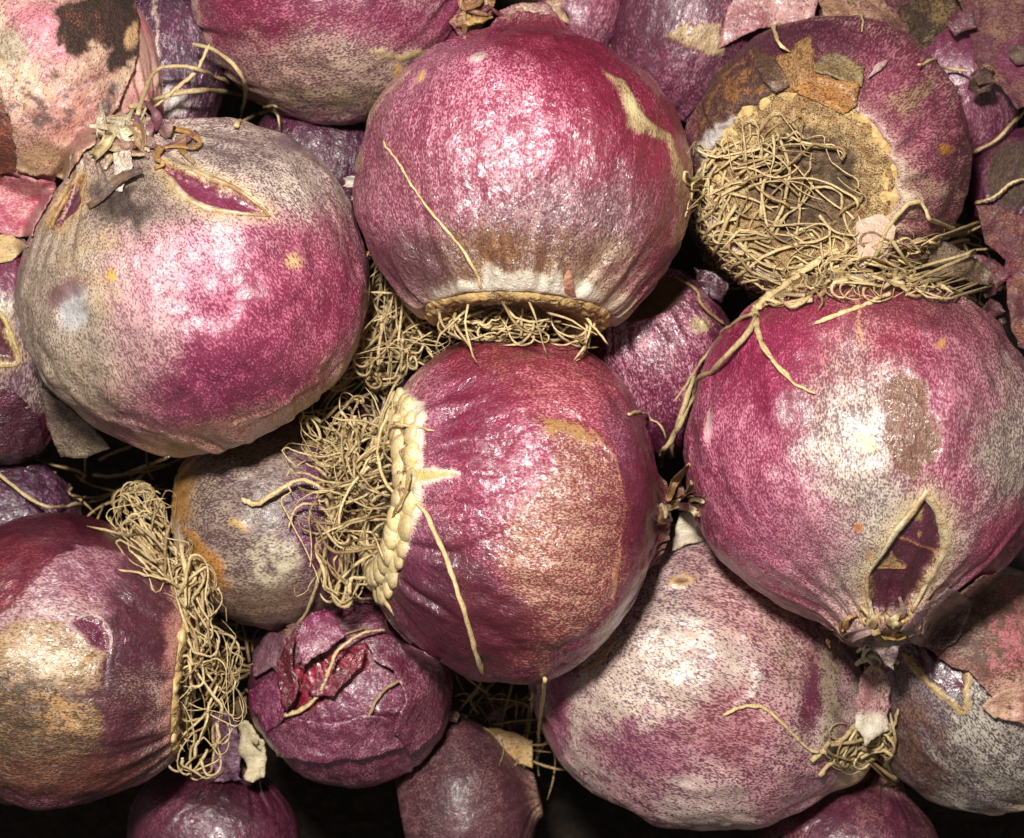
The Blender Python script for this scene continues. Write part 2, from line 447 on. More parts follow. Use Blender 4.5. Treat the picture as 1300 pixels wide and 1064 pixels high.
# ------------------------------------------------------------------ papery skins
def sheet(name, parent, pts, ops=(), lift=.0008, z=None, crumple=.5, pal=((190, 160, 130), (170, 130, 110)), spot=(110, 60, 60), dens=(.2, .5), rough=.5, wr=.7, fib=0, seed=1.0, cell=5.0,
          jag=3.0, curl=0.0, thick=.00012, lo=-.06, label=None, cat=None, group=None, csz=5.0):
    """thin dry skin with a ragged outline (photograph pixels) lying on the pile; z: heights (px) at the outline points instead of the pile's"""
    pts = np.array(pts, float)
    # densify and roughen the outline
    out = []; zs = []
    n = len(pts)
    rnd = random.Random(seed)
    for i in range(n):
        a, b = pts[i], pts[(i + 1) % n]; L = np.linalg.norm(b - a); k = max(1, int(L / cell))
        nx, ny = -(b - a)[1] / (L + 1e-9), (b - a)[0] / (L + 1e-9)
        o1 = 0; o2 = 0
        for j in range(k):
            f = j / k; o2 = o2 * .75 + rnd.uniform(-jag, jag) * .45; o1 = o1 * .5 + o2 * .6
            out.append((a[0] + (b - a)[0] * f + nx * o1, a[1] + (b - a)[1] * f + ny * o1))
    out = np.array(out)
    lo_, hi_ = out.min(0), out.max(0)
    gx, gy = np.meshgrid(np.arange(lo_[0], hi_[0], cell), np.arange(lo_[1], hi_[1], cell))
    gx = gx.ravel() + np.random.RandomState(int(seed * 10)).uniform(-1, 1, gx.size) * cell * .25; gy = gy.ravel() + np.random.RandomState(int(seed * 10) + 1).uniform(-1, 1, gy.size) * cell * .25
    s = sd_poly(gx, gy, out); keep = s < -cell * .6
    inn = np.stack([gx[keep], gy[keep]], 1)
    allp = np.concatenate([out, inn]); no = len(out)
    r = geometry.delaunay_2d_cdt([Vector(p) for p in allp], [], [list(range(no))], 1, 1e-4)
    v2 = np.array([[v.x, v.y] for v in r[0]]); F = [list(f) for f in r[2]]
    inner = -sd_poly(v2[:, 0], v2[:, 1], out)
    V = []
    for (x, y) in v2:
        if z is None: V.append(top(x, y, lift, lo))
        else:
            d = np.linalg.norm(pts - np.array([x, y]), axis=1) + 3; w = 1 / d ** 2.2; V.append(W(x, y, (w * np.array(z)).sum() / w.sum() * S))
    V = np.array(V)
    if z is None:            # relax so that the skin bridges hollows
        # smoothing by neighbours
        nb = [set() for _ in range(len(V))]
        for f in F:
            for i in range(3): nb[f[i]].update((f[i-1], f[(i+1) % 3]))
        for it in range(6):
            zz = V[:, 2].copy()
            for i in range(len(V)):
                if nb[i]:
                    m_ = np.mean([zz[j] for j in nb[i]])
                    zn = max(zz[i], .4 * zz[i] + .6 * m_)
                    if zn > zz[i]:
                        V[i] = W(v2[i, 0], v2[i, 1], zn - Z0)
    Q = V * 1000
    cr = (fbm(Q / csz + seed, 4, .6) - .5) * crumple * 2 + (np.abs(fbm(Q / (csz * .5) + seed + 5, 2) - .5)) * crumple * .8
    up = sstep(curl * 10 + 14, 0, inner) * curl
    V[:, 2] += cr / 1000 * 1.0 + up / 1000
    V2a, rr = np.array(V), math.radians(fib)
    u = (Q[:, 0] * math.cos(rr) + Q[:, 1] * math.sin(rr)); v = (-Q[:, 0] * math.sin(rr) + Q[:, 1] * math.cos(rr))
    sp = np.stack([v, Q[:, 2], u * .5], 1)
    n_ = len(V); f1 = sstep(.36, .64, fbm(Q / 5 + seed, 4)); f2 = sstep(.36, .64, fbm(sp / 2 + seed, 3))
    A = dict(b=col(pal[0]) + (col(pal[1]) - col(pal[0])) * (f1 * .6 + f2 * .4)[:, None], s=np.tile(col(spot), (n_, 1)), d=dens[0] + (dens[1] - dens[0]) * (f1 * .5 + f2 * .5),
             r=np.full(n_, rough), w=np.full(n_, wr), h=np.zeros(n_))
    apply_ops(A, V, sp, np.ones(n_), ops, seed)
    V[:, 2] += A['h'] / 1000
    # thickness: a second layer and a rim
    Vb = V - np.array([0, 0, thick]); nV = len(V)
    edges = {}
    for f in F:
        for i in range(len(f)):
            e = (f[i], f[(i + 1) % len(f)]); edges[e] = 1
    rim = [e for e in edges if (e[1], e[0]) not in edges]
    FF = list(F) + [[i + nV for i in f][::-1] for f in F] + [[e[1], e[0], e[0] + nV, e[1] + nV] for e in rim]
    VV = np.concatenate([V, Vb])
    o = mesh_obj(name, VV, FF, M_TUNIC, parent)
    A2 = {k: (np.concatenate([v_, v_])) for k, v_ in A.items()}
    set_attrs(o.data, A2, np.concatenate([sp, sp]) + seed)
    if label: o['label'] = label
    if cat: o['category'] = cat
    if group: o['group'] = group
    return o
def scale_strip(parent, pix, zs, w0=8, w1=8, c1=None, c2=None, name='neck_scale', bend=.35, seed=1.0, spot=(120, 70, 60), dens=(.1, .3), rel=None):
    """a dry curled strip of scale: a path in pixels with heights, a width in pixels, a cross-section that cups"""
    if rel is not None:      # heights are above the pile's surface (not lower than rel)
        zs = [max(rel, (top(p[0], p[1], 0)[2] - Z0) / S) + z for p, z in zip(pix, zs)]
    P = np.array([W(p[0], p[1], z * S) for p, z in zip(pix, zs)]); m = max(14, len(pix) * 6); P = smooth_path(P, m)
    T = np.gradient(P, axis=0); T /= np.linalg.norm(T, axis=1, keepdims=True)
    k = 7; top_, bot = [], []
    rs = np.random.RandomState(int(seed * 10))
    for i in range(m):
        side = np.cross(T[i], [0, 0, 1.]); side /= (np.linalg.norm(side) + 1e-9); nor = np.cross(side, T[i])
        f = i / (m - 1); wd = (w0 + (w1 - w0) * f) * S * (1 + rs.uniform(-.12, .12)) * (.45 + .55 * math.sin(math.pi * min(1, f * 1.15 + .12)))
        for j in range(k):
            s = j / (k - 1) * 2 - 1
            p = P[i] + side * s * wd * .5 + nor * (s * s * bend * wd + rs.uniform(-1, 1) * .00005)
            top_.append(p); bot.append(p - nor * .00035)
    V = np.array(top_ + bot); n1 = m * k
    F = []
    for i in range(m - 1):
        for j in range(k - 1):
            a = i * k + j; F.append([a, a + 1, a + k + 1, a + k]); F.append([a + n1 + k, a + n1 + k + 1, a + n1 + 1, a + n1])
        a = i * k; F.append([a, a + k, a + k + n1, a + n1]); a = i * k + k - 1; F.append([a + k, a, a + n1, a + k + n1])
    for j in range(k - 1):
        F.append([j + 1, j, j + n1, j + 1 + n1]); a = (m - 1) * k + j; F.append([a, a + 1, a + 1 + n1, a + n1])
    o = mesh_obj(name, V, F, M_TUNIC, parent)
    nn = len(V); Q = V * 1000; f1 = sstep(.35, .65, fbm(Q / 2 + seed, 3))
    A = dict(b=col(c1) + (col(c2) - col(c1)) * f1[:, None], s=np.tile(col(spot), (nn, 1)), d=dens[0] + (dens[1] - dens[0]) * f1, r=np.full(nn, .5), w=np.full(nn, .6), h=np.zeros(nn))
    sp = np.stack([Q[:, 0], Q[:, 1], Q[:, 2]], 1)
    set_attrs(o.data, A, sp)
    return o

# ------------------------------------------------------------------ basal plates
def plate(b, cork=True, buds=0, r=.55, dh=0.0, ringw=.065, bseg=.0, bud_rows=((.54, -.87),), bud_size=.07, ring_mat=None, bump=1.0, span=(0, 2 * math.pi)):
    nphi, nt = 120, 30; sd = b['seed'] + 3
    rr = np.linspace(.001, r, nt)
    ph = np.linspace(0, 2 * np.pi, nphi, endpoint=False)
    RR, PH = np.meshgrid(rr, ph, indexing='ij')
    H = dh - .865 - .045 * sstep(.25, .45, RR) * sstep(r + .01, r - .06, RR) + .05 * sstep(.22, 0, RR)
    P = b['c'] + (b['R'] * RR * np.cos(PH))[..., None] * b['e1'] + (b['R'] * b.get('squash', 1) * RR * np.sin(PH))[..., None] * b['e2'] + (b['H'] * H)[..., None] * b['a']
    Q = P.reshape(-1, 3) * 1000
    dd = ((fbm(Q / 2.4 + sd, 4, .65) - .5) * 3.0 + (fbm(Q / .8 + sd, 2) - .5) * .9).reshape(nt, nphi) * bump
    P = P - (dd / 1000)[..., None] * b['a']
    o = mesh_obj('basal_plate', P.reshape(-1, 3), grid_faces(nt, nphi), M_TUNIC, b['root'])
    n_ = nt * nphi; R1 = RR.ravel() / r + (fbm(Q / 3 + sd, 3, .6) - .5) * .5; f1 = sstep(.35, .65, fbm(Q / 1.1 + sd, 4, .65))
    out_ = sstep(.45, .72, R1)[:, None]
    core = col((136, 114, 90)) + (col((84, 68, 54)) - col((136, 114, 90))) * f1[:, None]; tan = col((220, 194, 140)) + (col((176, 136, 92)) - col((220, 194, 140))) * f1[:, None]
    set_attrs(o.data, dict(b=core + (tan - core) * out_, s=np.tile(col((84, 58, 40)), (n_, 1)), d=np.full(n_, .35), r=np.full(n_, .8), w=np.full(n_, 1.0)), Q)
    # a yellow corky ring round it, lumpy
    th = 18; rg = []
    for i in range(220):
        a = 2 * math.pi * i / 220
        for k in range(th):
            q = 2 * math.pi * k / th
            r_ = (r + .01 - ringw) + ringw * math.cos(q); h_ = dh - .855 - .055 * max(-.3, math.sin(q)) * 1.0
            rg.append(b['c'] + b['R'] * r_ * (math.cos(a) * b['e1'] + math.sin(a) * b['e2'] * b.get('squash', 1)) + b['H'] * h_ * b['a'])
    rg = np.array(rg); Q = rg * 1000; cc = b['c'] - b['a'] * b['H'] * .85
    rg = rg - b['a'] * ((fbm(Q / 1.6 + sd, 3, .6) - .5) * 2.2 / 1000)[:, None]
    i = np.arange(220)[:, None] * th; j = np.arange(th)[None]; i2 = ((np.arange(220) + 1) % 220)[:, None] * th; j2 = (j + 1) % th
    F = np.stack([i + j, i + j2, i2 + j2, i2 + j], -1).reshape(-1, 4)
    mesh_obj('cork_ring', rg, F, ring_mat or M_CORKY, b['root'])
    # fleshy root buds
    for (br, bh) in bud_rows if buds else ():
        for q in range(buds):
            if random.random() < .06: continue
            a = span[0] + (span[1] - span[0]) * (q + random.uniform(-.2, .2)) / buds
            s = b['R'] * bud_size * random.uniform(.8, 1.2)
            p = b['c'] + b['R'] * br * (math.cos(a) * b['e1'] + math.sin(a) * b['e2']) + b['H'] * bh * b['a']
            V = []; nu, nv = 10, 7
            rad = math.cos(a) * b['e1'] + math.sin(a) * b['e2']; tan = np.cross(b['a'], rad)
            for v in range(nv):
                t_ = math.pi * v / (nv - 1)
                for u in range(nu):
                    p_ = 2 * math.pi * u / nu
                    V.append(p + s * (math.sin(t_) * math.cos(p_) * rad * 1.15 + math.sin(t_) * math.sin(p_) * tan * 1.0 - math.cos(t_) * b['a'] * .5) * (1 + random.uniform(-.04, .04)))
            mesh_obj('root_bud', V, grid_faces(nv, nu), M_BUD, b['root'])
def plate_roots(b, count, length, curl=.5, rr=(.1, .5), spread=.6, phis=(0, 2 * math.pi), bias=(0, 0, 0), grav=(0, 0, -.15), rad=(.00032, .0005), mat=None, home=False, start=-.92):
    for i in range(count):
        a = random.uniform(*phis); r = math.sqrt(random.uniform(rr[0] ** 2, rr[1] ** 2))
        p = loc_pt(b, r, a, start)
        d = -b['a'] * 1.0 + (math.cos(a) * b['e1'] + math.sin(a) * b['e2']) * spread * random.uniform(.3, 1.3) + np.random.randn(3) * .35 + np.array(bias)
        L = random.uniform(*length)
        pts = walk(p, d, L, curl, grav=grav, home=(b['c'] - b['a'] * b['H'] * 1.0) if home else None)
        if len(pts) < 4: continue
        r0 = random.uniform(*rad) * .8
        root(b['root'], pts, r0, r0 * random.uniform(.5, .85), m=max(8, int(len(pts) * 1.4)), mat=mat or (M_ROOT if random.random() < .75 else M_ROOTD))

def px_tangle(parent, cx, cy, rx, ry, n, ang, asp, L, curl=.5, lift=(.4, 3), z=None, r0=(.0003, .00046), dark=.25, step=7.0, seed=0, steer=.35, avoid=None):
    """roots matted over a region: gently winding strands of a main direction (degrees), at the pile's surface or between two heights z (px)"""
    rs = random.Random(seed)
    for i in range(n):
        for t_ in range(20):
            q = math.sqrt(rs.random()); t = rs.uniform(0, 6.283); x, y = cx + rx * q * math.cos(t), cy + ry * q * math.sin(t)
            if avoid is None or math.hypot(x - avoid[0], y - avoid[1]) > avoid[2] or rs.random() < .12: break
        a = math.radians(ang + rs.uniform(-asp, asp)) + (math.pi if rs.random() < .5 else 0); k = rs.gauss(0, curl * .25)
        l = rs.uniform(*L); li = rs.uniform(*lift); zb = None if z is None else rs.uniform(*z); zd = rs.gauss(0, 1.2)
        pts = []
        for j in range(max(4, int(l / step))):
            if z is None: p = top(x, y, (li + math.sin(j * .7 + i) * .35) / 1000)
            else: p = W(x, y, (zb + zd * j + 5 * math.sin(j * .6 + i)) * S)
            pts.append(p)
            k = k * .70 + rs.gauss(0, curl * .26); a += k
            if rs.random() < .10: a += rs.gauss(0, .7)
            if ((x - cx) / rx) ** 2 + ((y - cy) / ry) ** 2 > 1:
                ta = math.atan2(cy - y, cx - x); da = (ta - a + math.pi) % (2 * math.pi) - math.pi; a += da * steer
            x += math.cos(a) * step; y += math.sin(a) * step
        pts = np.array(pts)
        for it in range(3): pts[1:-1, 2] = np.maximum(pts[1:-1, 2], (pts[:-2, 2] + pts[2:, 2]) / 2) * .5 + pts[1:-1, 2] * .5
        m = max(8, int(len(pts) * 1.5)); P = smooth_path(pts, m)
        r = rs.uniform(*r0) * .82; P = np.array([push(p, r * .8) for p in P])
        V, F = tube(P, r, r * rs.uniform(.25, .7), sides=6, flat_=rs.uniform(.45, .9))
        mesh_obj('root', V, F, M_ROOTD if rs.random() < dark else M_ROOT, parent, origin=P[0])
# ================================================================== the heap
CR = (222, 206, 186); PK = (206, 120, 160); PP = (222, 176, 196); MG = (158, 28, 88); DP = (98, 14, 58); GB = (188, 176, 154); TN = (192, 162, 108); OC = (186, 136, 62)
GS = (96, 72, 88); PU = (112, 34, 84); DB = (58, 40, 30); BR = (116, 82, 50); WH = (232, 224, 208)

B('left', 250, 362, -10, 221, 196, (-.42, .80, .42), 'large pink bulb at the left with an eye-shaped slit near its frayed neck',
  pal=((214, 180, 186), (208, 140, 170)), dens=(.46, .66), spot=(112, 20, 68), rough=.50, wr=.34, seed=4.2, squash=1.0, ops=[
  E(120, 380, 120, 190, 10, 45, 20, b=GB, s=(118, 98, 92), d=.40, a=.9),
  E(330, 235, 150, 90, 28, 40, 20, b=(212, 202, 186), s=(92, 72, 82), d=.42, a=.9),
  E(200, 520, 130, 40, 12, 28, 16, b=(180, 162, 138), s=(110, 88, 84), d=.43, a=.9),
  E(270, 340, 120, 90, 30, 50, 20, b=(226, 168, 196), s=(120, 34, 90), d=.36, a=.75),
  E(360, 400, 95, 150, 40, 40, 24, b=(196, 96, 142), s=(128, 14, 66), d=.66, a=.75),
  E(270, 500, 110, 60, -10, 35, 20, b=(190, 90, 140), s=(104, 12, 64), d=.74, a=.85),
  E(175, 390, 40, 90, 0, 25, 14, b=(196, 150, 172), s=(130, 70, 100), d=.38, a=.6),
  E(300, 545, 170, 22, -14, 12, 8, b=(168, 136, 110), s=(110, 60, 60), d=.4, a=.7, r=.3),
  E(93, 393, 17, 27, 10, 8, 8, b=(200, 200, 204), s=(150, 140, 150), d=.2, h=-.5),
  E(88, 368, 26, 12, -30, 6, 8, b=(140, 70, 110), d=.7, a=.8),
  E(120, 335, 40, 60, 0, 20, 20, b=TN, a=.55, n=(3.0, .5, .12)),
  E(185, 250, 90, 50, 0, 25, 16, b=(150, 136, 118), s=(80, 62, 62), d=.5, a=.8),
  E(150, 260, 40, 20, 20, 10, 16, b=(60, 44, 38), s=(40, 28, 26), d=.6, a=.8),
  E(300, 190, 70, 25, 10, 20, 10, b=(130, 106, 104), s=(70, 50, 60), d=.5, a=.7),
  E(367, 182, 18, 9, 15, 5, 4, b=(120, 104, 120), d=.3, r=.3),
  TEAR([(208, 214), (232, 216), (262, 228), (300, 244), (338, 272), (300, 270), (262, 262), (228, 244)], rw=6, depth=1.1, b=(150, 56, 104), s=(104, 14, 60), d=.7, r=.4),
  TEAR([(64, 285), (80, 250), (105, 225), (98, 262), (72, 290)], rim=(200, 150, 70), rw=5, depth=.9, b=(110, 60, 80), s=(70, 20, 50), d=.6),
  LN([(90, 500), (130, 530), (190, 545), (260, 562)], 2, 3, 6, b=(186, 160, 136), h=.35, r=.3),
  LN([(300, 540), (350, 520), (400, 480), (420, 450)], 2, 3, 6, b=(190, 150, 130), h=.35, r=.25),
  E(372, 332, 12, 10, 0, 5, 5, b=(216, 190, 120), d=.2, a=.7), E(142, 350, 5, 8, 0, 3, 2, b=(210, 160, 60), d=.1)])

B('upper', 664, 238, 0, 210, 192, (.04, .96, -.20), 'glossy magenta bulb at the top centre with a long straight root across its left side',
  pal=((232, 176, 200), (216, 110, 158)), dens=(.52, .70), spot=(140, 10, 64), rough=.29, wr=.6, seed=11.4, squash=1.0, ops=[
  E(560, 130, 90, 110, 30, 40, 20, b=(204, 150, 176), s=(128, 40, 84), d=.46, a=.8),
  E(520, 270, 80, 110, 0, 40, 20, b=(182, 134, 156), s=(108, 40, 74), d=.55, a=.8),
  E(660, 130, 90, 80, 0, 45, 20, b=(230, 160, 194), s=(164, 22, 88), d=.48, a=.7),
  E(800, 170, 70, 190, -28, 34, 22, b=(184, 60, 104), s=(120, 6, 52), d=.78, a=.85), E(600, 200, 120, 100, 0, 50, 24, b=(206, 140, 168), s=(126, 14, 66), d=.6, a=.6),
  E(700, 55, 110, 28, 8, 16, 12, b=(170, 60, 100), s=(120, 14, 54), d=.75, a=.8),
  E(700, 300, 150, 70, -8, 40, 24, b=(168, 132, 132), s=(104, 66, 84), d=.52, a=.85, w=.95, r=.27),
  E(650, 335, 150, 40, 0, 24, 16, b=(166, 134, 100), s=(98, 64, 60), d=.45, a=.8, w=.8), E(640, 330, 120, 40, 0, 16, 10, b=(150, 104, 56), s=(100, 60, 50), d=.5, a=.7, n=(2.4, .52, .08, 1)), E(770, 350, 40, 60, 30, 20, 12, b=(196, 176, 140), a=.6, d=.3, n=(2.0, .5, .08, 1)),
  E(640, 310, 30, 40, 0, 14, 14, b=(150, 100, 50), d=.4, a=.6, n=(3, .5, .1, 1)),
  G([(545, 372), (560, 360), (612, 355), (618, 328), (640, 345), (700, 350), (704, 330), (716, 370), (740, 352), (760, 372), (740, 392), (640, 385), (560, 392)], 6, 6, b=WH, d=.03, s=(150, 130, 120), r=.3, h=.2),
  G([(762, 85), (792, 100), (815, 140), (850, 172), (872, 230), (868, 300), (850, 315), (858, 240), (842, 180), (815, 170), (795, 165), (788, 120)], 3, 6, b=(188, 160, 116), s=(120, 88, 70), d=.3, r=.5, h=.3),
  E(806, 140, 10, 22, -35, 6, 5, b=(224, 206, 158), d=.1, a=.9),
  LN([(455, 215), (458, 170), (478, 130), (520, 90)], 3, 4, 4, b=(190, 170, 130), d=.2, h=.3),
  E(607, 73, 10, 6, -15, 3, 2, b=(226, 198, 190), d=.05, h=.2), E(535, 96, 4, 9, 20, 2, 2, b=(220, 180, 120), d=.05),
  E(520, 335, 55, 40, 20, 16, 10, b=(120, 88, 92), s=(86, 40, 62), d=.6, a=.8),
  E(850, 290, 26, 60, 15, 15, 12, b=(140, 70, 90), s=(100, 10, 50), d=.7, a=.6)])

B('root_facing', 1048, 205, -110, 182, 178, (.35, .30, -.89), 'purple bulb at the upper right, its round rooty base facing the viewer',
  pal=((196, 156, 150), (176, 114, 130)), dens=(.48, .66), spot=(112, 38, 64), rough=.50, wr=.5, seed=21.1, prof=WIDE, fibk=.16, collar=1, ops=[
  E(960, 120, 90, 80, -20, 24, 20, b=(104, 70, 50), s=(66, 34, 44), d=.5, a=.95, r=.6, w=.9),
  E(935, 120, 60, 50, 0, 14, 20, b=(176, 120, 54), a=.7, n=(2.5, .55, .06), d=.2),
  E(1000, 50, 120, 26, 0, 14, 14, b=(120, 56, 80), s=(70, 18, 48), d=.65, a=.9),
  G([(950, 60), (985, 75), (1030, 45), (1030, 75), (1060, 100), (1090, 118), (1080, 145), (1010, 125), (985, 118)], 3, 8, b=(172, 132, 84), s=(104, 66, 36), d=.4, r=.6, h=.35, w=.9),
  G([(1030, 92), (1088, 110), (1080, 138), (1004, 116)], 3, 5, b=(190, 132, 66), s=(130, 76, 36), d=.35, h=.3, r=.6),
  E(1150, 130, 60, 90, -25, 26, 20, b=(164, 90, 120), s=(108, 34, 66), d=.55, a=.7),
  E(1160, 120, 34, 16, -35, 8, 12, b=(166, 150, 104), d=.4, a=.8), E(1185, 240, 60, 12, 22, 8, 12, b=(168, 144, 116), a=.7, d=.35),
  E(1200, 189, 9, 7, 0, 4, 2, b=(206, 140, 50), d=.1), E(1175, 300, 50, 40, 0, 20, 14, b=(160, 110, 110), s=(104, 50, 62), d=.55, a=.7),
  G([(880, 190), (905, 160), (960, 138), (1000, 132), (1000, 144), (962, 152), (915, 176), (890, 200)], 4, 6, b=(206, 198, 196), d=.06, s=(140, 120, 130), r=.5),
  G([(1065, 140), (1092, 155), (1112, 190), (1118, 240), (1110, 262), (1100, 200), (1082, 165)], 5, 7, b=(222, 212, 204), d=.08, s=(160, 130, 130)),
  LN([(1215, 130), (1225, 160), (1236, 200)], 3, 3, 3, b=(170, 70, 110), h=.2)])

B('centre', 648, 644, -40, 224, 176, (.94, -.10, -.26), 'deep magenta bulb in the middle with yellow knobbly base and root tuft',
  pal=((218, 116, 160), (182, 52, 108)), dens=(.66, .86), spot=(108, 6, 52), rough=.31, wr=.60, seed=33.7, prof=PROF, ops=[
  E(640, 560, 150, 120, 0, 50, 24, b=(214, 116, 160), s=(136, 12, 70), d=.66, a=.75),
  E(680, 455, 130, 50, 14, 30, 18, b=(176, 104, 92), s=(118, 14, 52), d=.66, a=.85),
  E(740, 500, 90, 60, 40, 30, 18, b=(212, 134, 150), s=(140, 24, 60), d=.55, a=.7),
  G([(684, 528), (720, 534), (752, 555), (785, 590), (800, 650), (790, 730), (752, 800), (690, 850), (610, 858), (560, 800), (600, 770), (650, 740), (640, 700), (650, 660), (700, 600), (712, 570), (690, 548)],
    12, 14, b=(196, 150, 128), s=(120, 28, 48), d=.58, h=.18, r=.34),
  E(700, 700, 60, 70, 0, 34, 20, b=(206, 168, 144), s=(138, 54, 60), d=.46, a=.6),
  G([(690, 532), (730, 536), (765, 562), (745, 562), (716, 552), (694, 552)], 2, 5, b=(184, 138, 84), d=.3, s=(130, 60, 50), h=.12),
  LN([(750, 545), (782, 585), (793, 640), (786, 700), (776, 760)], 1.6, 2, 3, b=(196, 140, 90), d=.1, h=.15),
  E(570, 780, 100, 62, 30, 30, 18, b=(128, 40, 84), s=(66, 2, 34), d=.92, a=.92),
  E(620, 790, 60, 40, 40, 22, 18, b=(150, 50, 80), s=(88, 6, 40), d=.88, a=.8),
  E(530, 700, 36, 60, 0, 20, 14, b=(150, 50, 104), s=(84, 4, 52), d=.88, a=.85), E(590, 540, 60, 60, 0, 30, 16, b=(190, 70, 124), s=(104, 6, 54), d=.8, a=.7),
  E(545, 590, 26, 110, 6, 14, 12, b=(196, 130, 162), s=(118, 40, 84), d=.55, a=.7),
  G([(512, 500), (534, 515), (532, 570), (535, 598), (580, 601), (536, 612), (528, 650), (514, 700), (490, 742), (480, 740), (505, 690), (515, 640), (515, 560), (505, 520)], 4, 4, b=(240, 234, 214), d=.0, r=.4, h=.35, grow=5),
  G([(516, 596), (548, 598), (582, 602), (545, 610), (518, 614)], 1.2, 1, b=(222, 208, 136), d=0, h=-.1, r=.3),
  LN([(575, 603), (640, 602), (700, 598)], 1.3, 2, 3, b=(140, 50, 70), h=-.4), LN([(560, 706), (610, 690), (655, 668)], 3, 6, 6, h=-.5),
  E(800, 560, 26, 60, -15, 14, 10, b=(170, 110, 140), s=(90, 30, 64), d=.6, a=.8),
  E(812, 650, 22, 90, 0, 12, 10, b=(150, 50, 84), s=(90, 8, 44), d=.8, a=.8)])

B('right', 1096, 572, 0, 230, 212, (.04, -.92, .34), 'large pink and cream bulb at the right, a split above its downward neck',
  pal=((212, 150, 178), (188, 96, 136)), dens=(.56, .74), spot=(124, 12, 64), rough=.43, wr=.45, seed=47.9, pleat=.6, ops=[
  E(1050, 440, 170, 60, -6, 36, 22, b=(206, 60, 118), s=(136, 6, 60), d=.70, a=.9),
  E(960, 500, 60, 120, 16, 36, 22, b=(190, 84, 132), s=(120, 10, 66), d=.68, a=.8),
  E(930, 600, 60, 120, -20, 36, 20, b=(214, 150, 178), s=(134, 24, 80), d=.54, a=.75),
  E(1080, 600, 70, 170, 4, 40, 24, b=(206, 196, 182), s=(112, 86, 98), d=.42, a=.92),
  E(1130, 690, 120, 70, 0, 40, 24, b=(204, 194, 180), s=(114, 90, 96), d=.44, a=.8),
  E(1275, 540, 60, 170, -22, 40, 22, b=(172, 162, 148), s=(96, 74, 82), d=.48, a=.95),
  E(1180, 400, 110, 26, 14, 16, 12, b=(140, 76, 76), s=(90, 24, 48), d=.6, a=.75),
  E(1000, 670, 70, 80, -30, 34, 20, b=(200, 130, 164), s=(134, 40, 86), d=.52, a=.7),
  E(1270, 690, 26, 70, 36, 14, 12, b=(190, 90, 130), s=(130, 30, 74), d=.6, a=.8),
  E(1220, 480, 50, 70, 0, 30, 20, b=(200, 124, 156), s=(130, 40, 84), d=.5, a=.7),
  G([(1118, 485), (1148, 474), (1176, 485), (1180, 540), (1196, 560), (1190, 590), (1172, 590), (1164, 612), (1140, 600), (1126, 560)], 3, 5, b=(156, 116, 98), s=(120, 76, 66), d=.4, r=.22, w=1, h=-.2),
  E(1184, 552, 12, 26, 10, 5, 5, b=(140, 110, 90), d=.3, a=.8),
  E(1100, 560, 16, 16, 0, 8, 6, b=(226, 216, 170), d=.1, a=.8), E(1195, 436, 6, 6, 0, 3, 2, b=(214, 150, 90), d=.1), E(1090, 670, 6, 6, 0, 3, 1, b=(190, 110, 40), d=.0), E(1103, 705, 4, 7, 0, 2, 1, b=(190, 120, 70), d=0),
  E(900, 540, 5, 22, 6, 3, 2, b=(226, 186, 190), d=.1),
  TEAR([(1176, 632), (1192, 650), (1198, 684), (1192, 706), (1170, 745), (1155, 778), (1108, 778), (1104, 732), (1120, 705), (1140, 670)], rim=(226, 204, 150), rw=9, depth=1.3, warp=3, b=(110, 50, 66), s=(70, 14, 42), d=.72, r=.5),
  G([(1120, 726), (1132, 706), (1148, 726)], 2, 2, b=(170, 140, 90), d=.3), LN([(1136, 686), (1160, 696), (1190, 706)], 1.2, 1.5, 2, b=(190, 130, 70), d=0, h=.3),
  LN([(1112, 728), (1146, 728)], 1.2, 1.5, 1, b=(206, 160, 100), d=0, h=.3), E(1168, 655, 9, 10, 0, 4, 3, b=(170, 140, 90), d=.2, a=.8), E(1170, 684, 5, 5, 0, 3, 3, b=(180, 130, 80), d=.2),
  LN([(1088, 380), (1090, 410), (1094, 440)], 2, 3, 3, b=(214, 170, 120), d=.2)])

